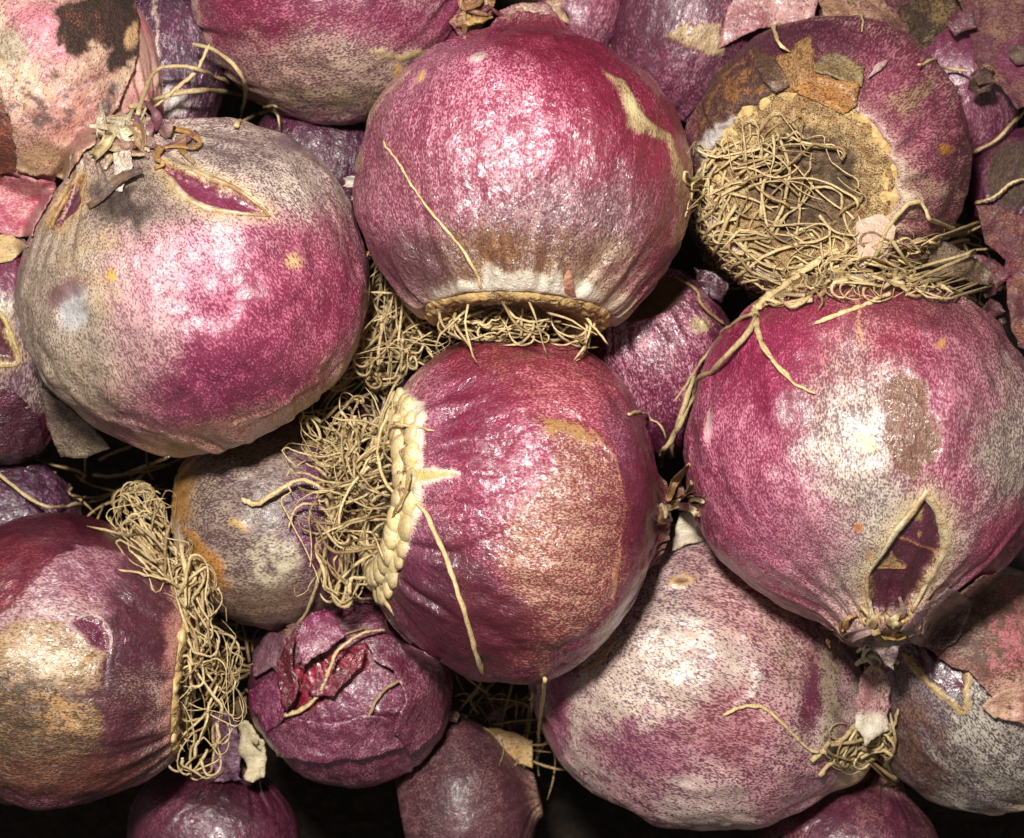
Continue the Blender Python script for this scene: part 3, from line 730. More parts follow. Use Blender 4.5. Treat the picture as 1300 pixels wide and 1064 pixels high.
B('lower_right', 888, 860, -245, 190, 214, (-.90, .36, .04), 'pale cream and pink speckled bulb at the lower right, just below the middle bulb',
  pal=((222, 200, 192), (208, 160, 174)), dens=(.30, .50), spot=(104, 40, 78), rough=.48, wr=.4, seed=58.3, ribs=11, prof=TAPER, taper=1, ops=[
  E(820, 850, 90, 110, 20, 50, 24, b=(220, 204, 188), s=(106, 78, 92), d=.34, a=.85),
  E(860, 740, 110, 40, -30, 26, 20, b=(180, 158, 152), s=(84, 50, 74), d=.46, a=.8),
  E(960, 770, 90, 50, 36, 30, 20, b=(206, 164, 160), s=(116, 44, 70), d=.46, a=.8),
  E(1010, 800, 34, 90, -8, 22, 18, b=(170, 150, 112), s=(110, 80, 80), d=.4, a=.7, n=(4, .45, .15, 1)),
  E(1028, 880, 12, 50, 4, 8, 8, b=(130, 50, 84), s=(90, 14, 54), d=.8, a=.85),
  E(1020, 780, 22, 40, -30, 14, 8, b=(170, 100, 130), d=.6, a=.6),
  E(1055, 870, 14, 70, 0, 8, 8, b=(160, 150, 120), d=.35, a=.8),
  E(820, 950, 70, 34, 0, 24, 24, b=(180, 110, 140), s=(104, 28, 74), d=.6, a=.8), E(930, 920, 70, 50, 20, 26, 24, b=(188, 126, 140), s=(120, 44, 70), d=.54, a=.75),
  E(712, 880, 16, 90, 6, 12, 8, b=(170, 90, 134), s=(120, 20, 80), d=.6, a=.85),
  G([(848, 735), (868, 727), (884, 734), (872, 744), (852, 744)], 2, 2, b=(206, 166, 116), d=.2, s=(120, 80, 50), h=.3), E(866, 736, 9, 4, -10, 2, 1, b=(120, 80, 50), h=-.5),
  LN([(930, 900), (955, 885), (965, 855)], 3, 4, 6, h=.5, b=(226, 206, 200)), LN([(820, 760), (850, 790), (800, 845)], 1.5, 4, 6, h=-.3)])

B('lower_left', 74, 838, -110, 184, 182, (-.98, .10, .04), 'lower left bulb with pale and brown flaking skin, roots along its right edge',
  pal=((160, 100, 120), (130, 64, 90)), dens=(.6, .8), spot=(76, 8, 42), rough=.42, wr=.5, seed=63.1, ops=[
  E(110, 690, 220, 46, 6, 18, 12, b=(120, 30, 56), s=(70, 6, 34), d=.85, a=.95, r=.35),
  E(30, 740, 60, 60, 0, 20, 14, b=(170, 70, 80), s=(96, 14, 44), d=.7, a=.8),
  G([(40, 735), (70, 705), (110, 694), (150, 702), (186, 730), (215, 760), (150, 775), (130, 800), (100, 860), (20, 870), (-40, 830), (-30, 780), (20, 765)], 4, 8, b=(186, 150, 150), s=(120, 60, 88), d=.45, h=.35, r=.45),
  E(115, 730, 60, 30, 0, 20, 16, b=(170, 110, 140), s=(110, 40, 80), d=.6, a=.6),
  E(180, 800, 50, 110, 10, 20, 16, b=(130, 50, 78), s=(66, 6, 38), d=.85, a=.9), E(150, 940, 80, 50, 0, 20, 16, b=(120, 60, 60), s=(66, 16, 34), d=.75, a=.8),
  G([(-60, 800), (60, 790), (100, 802), (132, 830), (124, 870), (40, 880), (-60, 900)], 8, 12, b=(190, 160, 122), s=(130, 92, 66), d=.4, r=.36, w=.7, h=.2),
  E(62, 838, 34, 16, 10, 12, 10, b=(220, 200, 172), d=.15, r=.3, a=.85),
  G([(-60, 870), (50, 872), (120, 880), (130, 940), (100, 990), (-60, 1010)], 8, 14, b=(150, 116, 78), s=(80, 52, 36), d=.55, r=.5, w=.9, h=.15),
  E(20, 900, 60, 50, 0, 14, 20, b=(110, 84, 54), s=(70, 48, 30), d=.5, n=(3.5, .5, .05), a=.9), E(75, 905, 45, 26, 0, 10, 14, b=(196, 152, 100), d=.3, n=(3, .45, .06), a=.9),
  E(90, 985, 100, 30, 0, 12, 20, b=(130, 74, 50), s=(80, 36, 30), d=.5, a=.8),
  TEAR([(92, 790), (108, 782), (126, 788), (140, 812), (138, 826), (118, 820), (104, 804)], rim=(196, 170, 170), rw=3, depth=.4, b=(150, 60, 108), s=(96, 10, 56), d=.7, r=.25, w=.9),
  E(168, 870, 40, 26, 0, 16, 12, b=(150, 130, 116), d=.5, a=.7), LN([(140, 790), (142, 830), (136, 880)], 1.6, 3, 3, b=(196, 176, 180), h=.2),
  E(222, 850, 14, 100, 4, 8, 10, b=(196, 140, 130), s=(140, 70, 80), d=.35, a=.9)])

B('behind_tuft', 350, 662, -185, 134, 128, (.93, .08, .10), 'small grey-purple bulb with tan scabs behind the root tuft, its base at its left edge',
  pal=((170, 154, 134), (146, 124, 118)), dens=(.42, .58), spot=(92, 62, 70), rough=.5, wr=.4, seed=70.7, res=(280, 190), ops=[
  E(345, 640, 50, 40, 0, 20, 16, b=(136, 116, 112), d=.5, a=.7),
  E(347, 715, 30, 34, 0, 12, 12, b=(206, 196, 168), s=(120, 100, 90), d=.3, a=.85, n=(3, .42, .1)),
  G([(232, 668), (250, 672), (276, 712), (296, 748), (270, 740), (246, 712)], 4, 7, b=(180, 128, 62), s=(110, 70, 40), d=.35, h=.3, r=.6),
  E(302, 666, 14, 6, 20, 3, 3, b=(196, 160, 100), d=.1, h=.25), E(225, 610, 22, 60, 5, 8, 8, b=(170, 126, 66), s=(120, 80, 40), d=.3),
  E(420, 650, 46, 100, 0, 20, 16, b=(150, 72, 128), s=(84, 12, 66), d=.72, r=.3, w=.9), E(350, 770, 120, 26, 0, 14, 12, b=(124, 96, 70), d=.4, a=.7)])

B('top', 432, -34, -220, 196, 180, (.90, .10, .30), 'pink and grey bulb cut off by the top edge, frayed neck pointing right',
  pal=((190, 156, 160), (184, 110, 142)), dens=(.48, .66), spot=(112, 22, 66), rough=.5, wr=.35, seed=81.3, ops=[
  E(330, 40, 90, 50, 40, 30, 18, b=(184, 80, 124), s=(112, 8, 60), d=.72, a=.8), E(420, 90, 140, 50, 0, 30, 20, b=(184, 162, 142), s=(100, 66, 82), d=.44, a=.85),
  E(410, 125, 120, 16, 0, 10, 10, b=(150, 130, 104), s=(80, 60, 60), d=.4, a=.8),
  E(500, 30, 110, 30, 10, 20, 16, b=(178, 90, 130), s=(112, 14, 66), d=.65, a=.7), LN([(470, 68), (510, 74), (560, 62), (600, 48)], 5, 4, 8, b=(190, 166, 120), d=.2, h=.3), E(505, 95, 6, 14, 5, 2, 2, b=(206, 170, 100), d=.1)])

B('under_bottom', 446, 872, -230, 128, 122, (-.30, .50, .62), 'purple bulb at the bottom with its skin torn into flaps around a crimson hollow',
  pal=((180, 128, 152), (156, 96, 126)), dens=(.58, .74), spot=(104, 16, 66), rough=.38, wr=.6, seed=93.9, crush=.03, res=(340, 230), collar=0, ops=[
  E(480, 900, 100, 70, 10, 30, 18, b=(170, 96, 136), s=(100, 20, 66), d=.66, a=.8), E(540, 910, 36, 70, 0, 16, 14, b=(150, 112, 112), s=(96, 40, 66), d=.5, a=.7),
  LN([(474, 902), (505, 905), (540, 906)], 3, 4, 4, b=(176, 150, 160), h=.5, r=.25),
  TEAR([(362, 900), (376, 850), (400, 830), (440, 826), (466, 820), (462, 842), (436, 866), (420, 880), (384, 902)], rim=(150, 40, 80), rw=3, depth=1.6, b=(190, 20, 74), s=(110, 4, 36), d=.6, r=.3, w=.9)])

B('glossy_behind', 838, 462, -215, 104, 120, (.2, -.6, -.4), 'small glossy purple bulb tucked between the middle bulb and the right-hand one',
  pal=((224, 164, 190), (198, 112, 154)), dens=(.52, .66), spot=(104, 14, 64), rough=.24, wr=.7, seed=101.7, res=(260, 180), collar=0, ops=[
  E(890, 412, 14, 10, 0, 6, 4, b=(210, 190, 150), d=.2), E(860, 560, 60, 40, 0, 24, 14, b=(130, 60, 100), s=(80, 16, 56), d=.75, a=.8)])

B('upper_left', 52, 90, -130, 146, 160, (-.5, .6, -.1), 'big bulb in the upper left corner in peeling pale pink skin with dark brown blotches',
  pal=((216, 176, 160), (206, 134, 146)), dens=(.10, .25), spot=(150, 80, 90), rough=.55, wr=.35, seed=112.5, collar=0, ops=[
  E(60, 150, 80, 60, 0, 40, 20, b=(206, 150, 140), s=(150, 90, 90), d=.25, a=.8), E(60, 50, 50, 40, 20, 26, 18, b=(214, 130, 160), s=(190, 90, 130), d=.3, a=.8)])

B('purple_corner', 202, 90, -215, 86, 120, (.1, .9, -.2), 'small wrinkled violet bulb wedged beside the upper left corner bulb',
  pal=((184, 130, 170), (140, 84, 130)), dens=(.66, .82), spot=(74, 20, 62), rough=.30, wr=1.0, seed=120.9, res=(240, 170), ops=[
  LN([(195, 0), (200, 60), (196, 110)], 3, 4, 5, b=(196, 176, 160), d=.2, h=.4), E(215, 130, 26, 20, 0, 8, 8, b=(216, 204, 200), d=.1, r=.3)])

B('left_edge', 2, 440, -190, 100, 150, (.1, .9, .2), 'grey bulb cut off by the left edge with an oval hole in its skin',
  pal=((182, 166, 150), (160, 130, 140)), dens=(.40, .55), spot=(90, 60, 80), rough=.45, wr=.5, seed=131.3, res=(240, 170), ops=[
  TEAR([(-20, 392), (0, 398), (12, 430), (20, 458), (0, 462), (-20, 460)], rim=(206, 186, 120), rw=6, depth=1.0, b=(110, 40, 60), s=(70, 8, 36), d=.75),
  E(10, 340, 40, 34, 0, 12, 12, b=(150, 70, 110), s=(96, 14, 60), d=.7), E(50, 370, 12, 14, 0, 6, 5, b=(180, 130, 90), d=.2, a=.7), E(10, 570, 110, 60, 0, 20, 16, b=(110, 30, 66), s=(60, 6, 34), d=.85, r=.3)])

B('pink_left', 14, 262, -215, 96, 92, (.2, .9, .1), 'pale pink bulb with a peeled patch at the left edge under the corner bulb',
  pal=((216, 160, 166), (206, 110, 146)), dens=(.20, .4), spot=(170, 60, 110), rough=.5, wr=.4, seed=137.1, res=(200, 140), collar=0)

B('violet_left', 10, 668, -270, 90, 84, (-.5, .5, .2), 'wrinkled violet bulb at the left edge above the flaking bulb',
  pal=((176, 120, 168), (120, 60, 110)), dens=(.66, .85), spot=(70, 14, 56), rough=.26, wr=1.0, seed=141.1, res=(200, 140), collar=0)

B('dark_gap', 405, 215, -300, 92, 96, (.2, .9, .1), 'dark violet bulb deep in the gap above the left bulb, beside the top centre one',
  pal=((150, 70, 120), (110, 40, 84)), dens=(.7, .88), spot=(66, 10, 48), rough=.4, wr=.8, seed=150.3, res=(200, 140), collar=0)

B('top_small', 738, 6, -270, 54, 76, (-.2, -.9, .1), 'small pink-grey bulb peeping over the top centre bulb beside its tip',
  pal=((196, 150, 168), (180, 100, 140)), dens=(.5, .64), spot=(120, 40, 80), rough=.5, wr=.4, seed=158.3, res=(200, 140), collar=0)

B('top_right', 868, 40, -280, 94, 120, (.3, .9, .2), 'purple bulb with a tan scab at the top edge, right of the glossy magenta one',
  pal=((180, 124, 150), (146, 84, 116)), dens=(.58, .78), spot=(92, 16, 60), rough=.45, wr=.5, seed=166.9, res=(240, 170), collar=0, ops=[
  G([(842, 44), (870, 32), (915, 30), (915, 70), (890, 66), (866, 54)], 3, 6, b=(196, 168, 128), s=(130, 100, 80), d=.3, h=.3, w=.9)])

B('bottom_right', 1236, 868, -235, 150, 160, (-.62, .66, .25), 'grey speckled bulb in the lower right corner with rosy brown peeling skin over its top',
  pal=((196, 188, 176), (170, 156, 150)), dens=(.42, .52), spot=(74, 58, 68), rough=.5, wr=.45, seed=175.5, ops=[
  E(1160, 880, 60, 60, 20, 24, 20, b=(140, 124, 128), s=(70, 46, 66), d=.55, a=.8),
  E(1165, 950, 40, 66, -20, 14, 16, b=(124, 84, 62), s=(60, 34, 34), d=.55, a=.9, n=(4, .4, .1, 1)),
  G([(1160, 812), (1178, 800), (1226, 840), (1226, 876), (1202, 878), (1176, 858)], 2, 4, b=(120, 50, 84), s=(76, 10, 50), d=.75, r=.3, h=-.3),
  LN([(1150, 830), (1180, 866), (1222, 904), (1230, 896), (1228, 850)], 4, 4, 4, b=(200, 170, 110), d=.15, h=.3)])

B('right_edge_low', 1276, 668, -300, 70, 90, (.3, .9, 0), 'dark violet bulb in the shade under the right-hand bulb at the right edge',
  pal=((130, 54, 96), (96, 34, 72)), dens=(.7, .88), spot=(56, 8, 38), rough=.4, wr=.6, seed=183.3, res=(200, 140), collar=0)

B('right_edge', 1288, 236, -250, 60, 74, (.4, .9, -.2), 'dark bulb with a black scabbed face at the right edge beside the rooty-based bulb',
  pal=((150, 60, 104), (120, 40, 84)), dens=(.6, .8), spot=(70, 10, 48), rough=.5, wr=.5, seed=190.1, res=(200, 140), collar=0, ops=[
  E(1290, 225, 40, 44, 0, 6, 8, b=(92, 70, 56), s=(56, 40, 36), d=.5, h=-.3, r=.7)])

B('right_pink', 1218, 122, -290, 74, 96, (-.2, .8, .2), 'pink and grey bulb mostly hidden behind the rooty-based bulb at the upper right',
  pal=((166, 116, 140), (140, 80, 110)), dens=(.55, .72), spot=(110, 24, 74), rough=.45, wr=.5, seed=197.7, res=(200, 140), collar=0)

B('top_far', 1080, -30, -330, 120, 100, (.2, .9, 0), 'dull violet bulb along the top edge under loose tan skins',
  pal=((150, 96, 104), (120, 66, 80)), dens=(.5, .7), spot=(80, 30, 50), rough=.6, wr=.6, seed=203.1, res=(200, 140), collar=0)
B('top_corner', 1270, -10, -300, 90, 90, (.2, .9, 0), 'dull purple bulb in the upper right corner under brown skins',
  pal=((150, 80, 104), (110, 60, 70)), dens=(.5, .7), spot=(80, 24, 50), rough=.6, wr=.6, seed=209.1, res=(200, 140), collar=0)
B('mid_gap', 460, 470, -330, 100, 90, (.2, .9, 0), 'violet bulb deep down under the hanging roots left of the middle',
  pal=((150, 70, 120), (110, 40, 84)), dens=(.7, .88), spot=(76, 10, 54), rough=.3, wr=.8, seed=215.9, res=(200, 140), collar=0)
B('bottom_mid', 590, 1030, -320, 120, 84, (.9, .2, 0), 'dull plum bulb cut off by the bottom edge below the middle bulb',
  pal=((150, 110, 110), (120, 80, 90)), dens=(.55, .7), spot=(76, 30, 50), rough=.5, wr=.4, seed=221.9, res=(200, 140), collar=0)
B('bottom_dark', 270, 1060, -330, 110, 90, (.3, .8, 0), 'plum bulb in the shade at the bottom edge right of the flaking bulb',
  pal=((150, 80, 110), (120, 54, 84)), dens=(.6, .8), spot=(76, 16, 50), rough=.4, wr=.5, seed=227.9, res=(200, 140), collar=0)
B('bottom_far_right', 1080, 1090, -330, 120, 100, (.3, .8, 0), 'plum bulb cut off by the bottom edge below the base of the cream bulb',
  pal=((160, 110, 120), (120, 54, 84)), dens=(.55, .75), spot=(76, 16, 50), rough=.4, wr=.5, seed=233.9, res=(200, 140), collar=0)

build_proxies()
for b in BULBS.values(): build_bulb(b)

# dark earth below
gv = []; gn = 60; gs = .9
for i in range(gn):
    for j in range(gn): gv.append(((j / (gn - 1) - .5) * gs, (i / (gn - 1) - .5) * gs, 0))
gv = np.array(gv); gv[:, 2] += (fbm(gv * 60, 4) - .5) * .014
i = np.arange(gn - 1)[:, None] * gn; j = np.arange(gn - 1)[None]
g = mesh_obj('ground', gv, np.stack([i + j, i + j + 1, i + gn + j + 1, i + gn + j], -1).reshape(-1, 4), M_SOIL, origin=(0, 0, 0)); g['kind'] = 'structure'

# ------------------------------------------------------------------ bases and roots
np.random.seed(5); random.seed(5)
b = BULBS['root_facing']; plate(b, r=.64, dh=.115, bump=1.0, ringw=.07)
t = b['root']
px_tangle(t, 985, 264, 104, 110, 78, 30, 90, (50, 150), .36, (1.6, 3.8), seed=1, avoid=(1022, 238, 50), r0=(.0003, .0005))
px_tangle(t, 930, 210, 60, 34, 14, -25, 16, (70, 120), .22, (2, 4), seed=31, r0=(.0003, .0005))
px_tangle(t, 985, 330, 85, 44, 40, 5, 26, (60, 130), .24, (1.6, 4), seed=2)
px_tangle(t, 915, 235, 34, 70, 14, 100, 50, (50, 120), .35, (1.6, 3.2), seed=3)
px_tangle(t, 1150, 330, 74, 26, 30, 20, 30, (60, 140), .2, (1, 6), seed=4, z=None)
b = BULBS['centre']; plate(b, r=.54, dh=-.045, buds=28, bud_rows=((.525, -.895), (.43, -.955)), bud_size=.074, ring_mat=M_BUD, ringw=.095)
t = b['root']
plate_roots(b, 40, (.012, .026), .60, rr=(.05, .40), spread=.4, bias=(0, 0, .1), grav=(0, -.06, -.05), home=True, rad=(.0003, .00046))
px_tangle(t, 452, 600, 40, 92, 48, 85, 35, (60, 150), .40, z=(-130, 0), seed=5, r0=(.00030, .00062))
px_tangle(t, 438, 690, 36, 74, 34, 82, 22, (60, 150), .30, z=(-130, 0), seed=6, r0=(.00030, .00062))
px_tangle(t, 420, 560, 34, 44, 26, 30, 60, (60, 120), .5, z=(-120, -20), seed=7)
seam = [loc_pt(b, .478 + .008 * math.sin(k * 2.3), 6.2832 * k / 60, -.945 - .01 * math.sin(k * 1.7)) for k in range(61)]
V_, F_ = tube(np.array(seam), .0007, .0007, sides=6, rough=.4); mesh_obj('cork_seam', V_, F_, simple_mat('pink_brown_cork', (176, 130, 108), (150, 100, 84), (206, 170, 140), 600, .8, 1, .0006), t)
b = BULBS['upper']; plate(b, r=.56)
t = b['root']
plate_roots(b, 24, (.006, .014), .65, rr=(.1, .52), spread=.5, grav=(0, 0, -.1), bias=(0, -.1, .3), rad=(.00028, .00042), home=True)
px_tangle(t, 655, 404, 96, 20, 74, 8, 45, (50, 120), .42, z=(-10, 62), seed=8)
px_tangle(t, 600, 392, 50, 18, 16, 20, 30, (50, 90), .4, z=(20, 60), seed=38)
px_tangle(t, 492, 395, 42, 92, 58, 112, 24, (80, 180), .10, z=(-190, -40), seed=9)
px_tangle(t, 450, 465, 64, 28, 30, -22, 22, (70, 140), .16, z=(-200, -90), seed=10)
px_tangle(t, 540, 440, 40, 22, 12, 20, 50, (40, 90), .5, z=(-120, -40), seed=11)
b = BULBS['right']; plate(b, r=.5)
t = b['root']
px_tangle(t, 1150, 352, 108, 13, 40, 6, 20, (60, 150), .16, (1, 6), seed=12, r0=(.00032, .00055))
px_tangle(t, 1000, 372, 50, 16, 16, -25, 26, (40, 100), .3, (1, 4), seed=13, r0=(.00032, .0006))
b = BULBS['lower_left']; plate(b, r=.56, buds=9, bud_rows=((.52, -.89),), bud_size=.05)
t = b['root']
px_tangle(t, 246, 790, 22, 80, 40, 75, 20, (70, 150), .2, (1, 5), z=(-105, -30), seed=14, r0=(.00032, .0005))
px_tangle(t, 200, 708, 44, 62, 22, 50, 18, (80, 150), .14, z=(-110, -50), seed=34)
px_tangle(t, 250, 900, 30, 90, 36, 96, 26, (50, 120), .28, z=(-120, -40), seed=15)
px_tangle(t, 275, 840, 26, 40, 14, 50, 60, (40, 90), .6, z=(-130, -60), seed=16)
b = BULBS['behind_tuft']; plate(b, r=.52)
t = b['root']
px_tangle(t, 180, 668, 32, 50, 70, 62, 24, (30, 80), .12, z=(-190, -90), seed=17, r0=(.00026, .0004))
px_tangle(t, 205, 735, 26, 50, 22, 55, 20, (60, 130), .22, z=(-150, -90), seed=18)
b = BULBS['lower_right']
t = b['root']
px_tangle(t, 1092, 946, 40, 24, 30, -30, 30, (50, 110), .4, (1, 5), seed=19, r0=(.0003, .0006))

# fine stray hairs among the thicker roots
for k_, (key, cx, cy, rx, ry, n_, an, z_) in enumerate([('centre', 420, 630, 60, 130, 22, 75, (-120, 20)), ('upper', 500, 400, 70, 100, 22, 115, (-150, -20)), ('lower_left', 262, 850, 40, 120, 22, 80, (-110, -20)),
        ('behind_tuft', 185, 680, 50, 60, 14, 60, (-150, -60)), ('root_facing', 1150, 335, 110, 40, 18, 15, None), ('root_facing', 985, 262, 110, 115, 16, 40, None), ('upper', 660, 405, 100, 26, 14, 10, (0, 60))]):
    px_tangle(BULBS[key]['root'], cx, cy, rx, ry, n_, an, 50, (60, 170), .22, (1.5, 5), z=z_, r0=(.00012, .00022), seed=90 + k_)

c_ = BULBS['centre']['root']; u_ = BULBS['upper']['root']; r_ = BULBS['right']['root']; f_ = BULBS['root_facing']['root']; l_ = BULBS['left']['root']; ll_ = BULBS['lower_left']['root']; bt_ = BULBS['behind_tuft']['root']; lr_ = BULBS['lower_right']['root']
# long single roots
px_root(u_, [(668, 400, 2), (640, 382, 1.5), (606, 348), (590, 320), (560, 285), (530, 246), (508, 210), (488, 178)], r0=.0006, r1=.00032)
px_root(c_, [(500, 596, 3), (528, 622), (545, 660), (568, 712), (584, 760), (600, 812), (614, 856)], r0=.00055, r1=.0006)
px_root(c_, [(440, 620, 6), (420, 660, 5), (408, 720, 3), (392, 770, 2), (376, 796, 1)], r0=.0004, r1=.00035)
px_root(c_, [(430, 640, 5), (404, 618, 5), (380, 610, 4), (350, 625, 3), (325, 640, 1), (306, 632, 1)], r0=.00045, r1=.0006)
px_root(c_, [(425, 660, 5), (400, 640, 5), (376, 645, 3), (366, 672, 2)], r0=.0004, r1=.0003)
px_root(c_, [(450, 730, 4), (470, 745, 4), (488, 762, 2), (500, 782, 1)], r0=.0005, r1=.0006)
px_root(f_, [(1040, 330, 3), (1010, 352, 4), (975, 378, 3), (960, 392, 3)], r0=.0007, r1=.0009)
px_root(f_, [(958, 388, 3), (966, 430, 2), (985, 462, 1), (1008, 486), (1036, 500)], r0=.0006, r1=.0004)
px_root(f_, [(956, 392, 3), (964, 432, 2.5), (980, 456, 1.5), (1004, 480)], r0=.0005, r1=.0004)
px_root(f_, [(960, 400, 3), (945, 428, 3), (910, 465, 4), (880, 505, 6), (858, 550, 8), (848, 580, 8)], r0=.0006, r1=.0004)
px_root(f_, [(955, 398, 3), (930, 412, 3), (900, 446, 3), (870, 490, 6), (855, 510, 8)], r0=.0005, r1=.0003)
px_root(f_, [(880, 478, 4), (864, 528, 8), (852, 560, 8), (842, 572, 8), (838, 592, 8)], r0=.0006, r1=.0005)
px_root(r_, [(1130, 372, 1), (1100, 386), (1066, 398), (1034, 411)], r0=.00045, r1=.0005)
px_root(r_, [(1120, 366, 2), (1150, 350, 2), (1200, 345, 1), (1256, 350, 1)], r0=.0005, r1=.0003)
px_root(f_, [(1110, 330, 2), (1130, 285, 2), (1160, 253, 2), (1176, 268, 2), (1184, 280, 1), (1228, 290, 1), (1190, 302, 1), (1150, 312, 1)], r0=.0005, r1=.0004)
px_root(r_, [(1190, 360, 2), (1215, 372, 2), (1240, 382, 2), (1264, 400, 2)], r0=.0007, r1=.0004)
px_root(lr_, [(1040, 955, 1), (1025, 950), (995, 920), (968, 898), (940, 898), (918, 908)], r0=.0004, r1=.0005)
px_root(lr_, [(1030, 966, 1), (1050, 950, 1), (1070, 938, 2), (1088, 918, 2)], r0=.0006, r1=.0005)
px_root(lr_, [(1040, 985, 1), (1070, 955, 2), (1100, 945, 2), (1130, 930, 2), (1140, 900, 2)], r0=.0006, r1=.0004)
px_root(lr_, [(1128, 985, 2), (1136, 945, 2), (1130, 905, 2)], r0=.0007, r1=.0005)
px_root(ll_, [(245, 790, 1), (225, 745, 2), (185, 730, 1), (150, 724)], r0=.0007, r1=.0004)
px_root(ll_, [(240, 750, 3), (215, 705, 4), (160, 680, 3), (110, 668, 2)], r0=.0005, r1=.0004)
px_root(ll_, [(250, 770, 2), (285, 795, 6), (310, 812, 8), (330, 812, 6)], r0=.0005, r1=.0003)
px_root(ll_, [(246, 850, 1), (240, 810), (236, 768)], r0=.0005, r1=.0003)
px_root(bt_, [(230, 690, 3), (240, 740, 3), (262, 780, 2), (280, 800, 3)], r0=.0006, r1=.0004)
loose('long thin root running from the left edge across the black gap below the left bulb', [(-10, 596, 3), (40, 634, 4), (70, 644, 5), (120, 636, 7), (160, 618, 9), (185, 600, 10)], r0=.00045, r1=.0003)
loose('root curving down over the torn purple bulb below the root tuft', [(362, 908, 1), (385, 900, 1), (405, 880, 2), (418, 850, 3), (430, 825, 4), (460, 804, 4), (490, 800, 2)], r0=.0006, r1=.0004)
loose('short dark root hooked over the lower purple bulb right of its flaps', [(460, 934), (470, 905, 1), (486, 878, 1), (510, 862, 1), (540, 842, 1)], r0=.0004, r1=.0003, mat=M_ROOTD)
loose('thin curved root across the glossy purple bulb at its lower right', [(798, 526, .5), (822, 526, 1), (840, 542, 1), (846, 560, 1)], r0=.0004, r1=.0003)
loose('wavy root hanging from the top edge onto the brown peeling skin', [(984, -8, 6), (990, 20, 5), (986, 50, 3), (1003, 66, 1)], r0=.0006, r1=.0004)
loose('thin pale root beside the top right skins, nearest the top edge', [(1075, -6, 6), (1088, 18, 4), (1094, 40, 2)], r0=.0005, r1=.0003)
loose('fine root crossing the dark gap at the upper right, level with the pale scab', [(1166, 82, 4), (1200, 86, 5), (1230, 90, 6)], r0=.00035, r1=.0003)
loose('stiff root slanting up to the right edge beside the rooty-based bulb', [(1235, 194, 2), (1262, 180, 4), (1284, 158, 5), (1310, 132, 6)], r0=.0006, r1=.0005)
loose('root bending across the scabbed bulb at the right edge', [(1238, 258, 2), (1262, 250, 3), (1285, 232, 2), (1310, 226, 1)], r0=.0005, r1=.0004)
loose('highest arching root over the gap above the left bulb', [(175, 145, 6), (195, 92, 8), (225, 84, 10), (262, 92, 10), (290, 112, 10)], r0=.0005, r1=.0004)
loose('straight root crossing the arching ones above the left bulb', [(190, 140, 6), (226, 110, 9), (250, 88, 10), (266, 56, 10)], r0=.0005, r1=.0004)
loose('root looping from the violet bulb down to the crown of the left bulb', [(245, 56, 8), (270, 62, 10), (300, 86, 12), (312, 112, 12), (306, 150, 6)], r0=.0005, r1=.0003)
loose('root lying along the top of the left bulb towards the black gap', [(165, 136, 6), (210, 122, 8), (262, 114, 10), (310, 122, 10), (352, 136, 8)], r0=.0006, r1=.0004)
loose('kinked root on the crown of the left bulb', [(300, 160, 2), (325, 146, 5), (350, 142, 6), (356, 168, 3)], r0=.0005, r1=.0004)
loose('root dangling into the hollow below the middle bulb, nearest the cream bulb', [(692, 862, 4), (686, 910, 4), (682, 960, 3), (684, 985, 2)], r0=.0005, r1=.0004)
loose('root dangling into the hollow below the middle bulb, left of the other', [(676, 880, 4), (672, 920, 3), (660, 965, 3)], r0=.0004, r1=.0003)
loose('pale root under the left bulb pointing into the black gap', [(118, 603, 6), (150, 604, 8), (185, 592, 10), (215, 580, 12)], r0=.0005, r1=.0003)
loose('thin root rising from the tan root tuft left of the grey-purple bulb', [(88, 615, 6), (90, 628, 6), (120, 632, 6), (150, 622, 7), (170, 606, 8)], r0=.0004, r1=.0003)
loose('thin root crossing from the right-hand bulb down beside the glossy purple one', [(858, 352, 4), (884, 368, 3), (892, 388, 2), (920, 412, 2)], r0=.0005, r1=.0003, mat=M_ROOTD)

# dense mat of broken roots in the hollows
def mat_of_roots(cx, cy, rx, ry, n, z0, seed, label, mat=M_ROOTD):
    rs = random.Random(seed); VV, FF, k = [], [], 0
    for i in range(n):
        a = rs.uniform(0, 6.28); q = math.sqrt(rs.random()); x, y = cx + rx * q * math.cos(a), cy + ry * q * math.sin(a)
        p = W(x, y, z0 * S + rs.uniform(-.003, .003)); d = np.array([rs.uniform(-1, 1), rs.uniform(-1, 1), rs.uniform(-.3, .5)])
        pts = walk(p, d, rs.uniform(.008, .022), .4, grav=(0, 0, 0))
        V, F = tube(smooth_path(pts, max(6, len(pts))), rs.uniform(.00028, .00045), .0002, sides=5)
        VV.append(V); FF += [[j + k for j in f] for f in F]; k += len(V)
    o = mesh_obj('broken_roots', np.concatenate(VV), FF, mat); o['kind'] = 'stuff'; o['label'] = label; o['category'] = 'roots'
mat_of_roots(480, 420, 80, 70, 60, -200, 1, 'pale tangled roots hanging in the gap left of the middle bulb', M_ROOT)
mat_of_roots(120, 620, 80, 40, 22, -330, 2, 'dark root litter in the gap under the left bulb')
mat_of_roots(640, 920, 70, 50, 50, -330, 3, 'dark root litter in the hollow below the middle bulb')
mat_of_roots(290, 870, 40, 90, 40, -300, 4, 'tangled roots in the gap right of the flaking bulb')
mat_of_roots(800, 45, 40, 50, 40, -330, 5, 'root litter in the gap at the top edge')
mat_of_roots(1200, 350, 60, 40, 30, -200, 6, 'root litter over the gap at the right')
mat_of_roots(500, 820, 60, 30, 24, -210, 7, 'dark roots in the shade below the middle bulb')

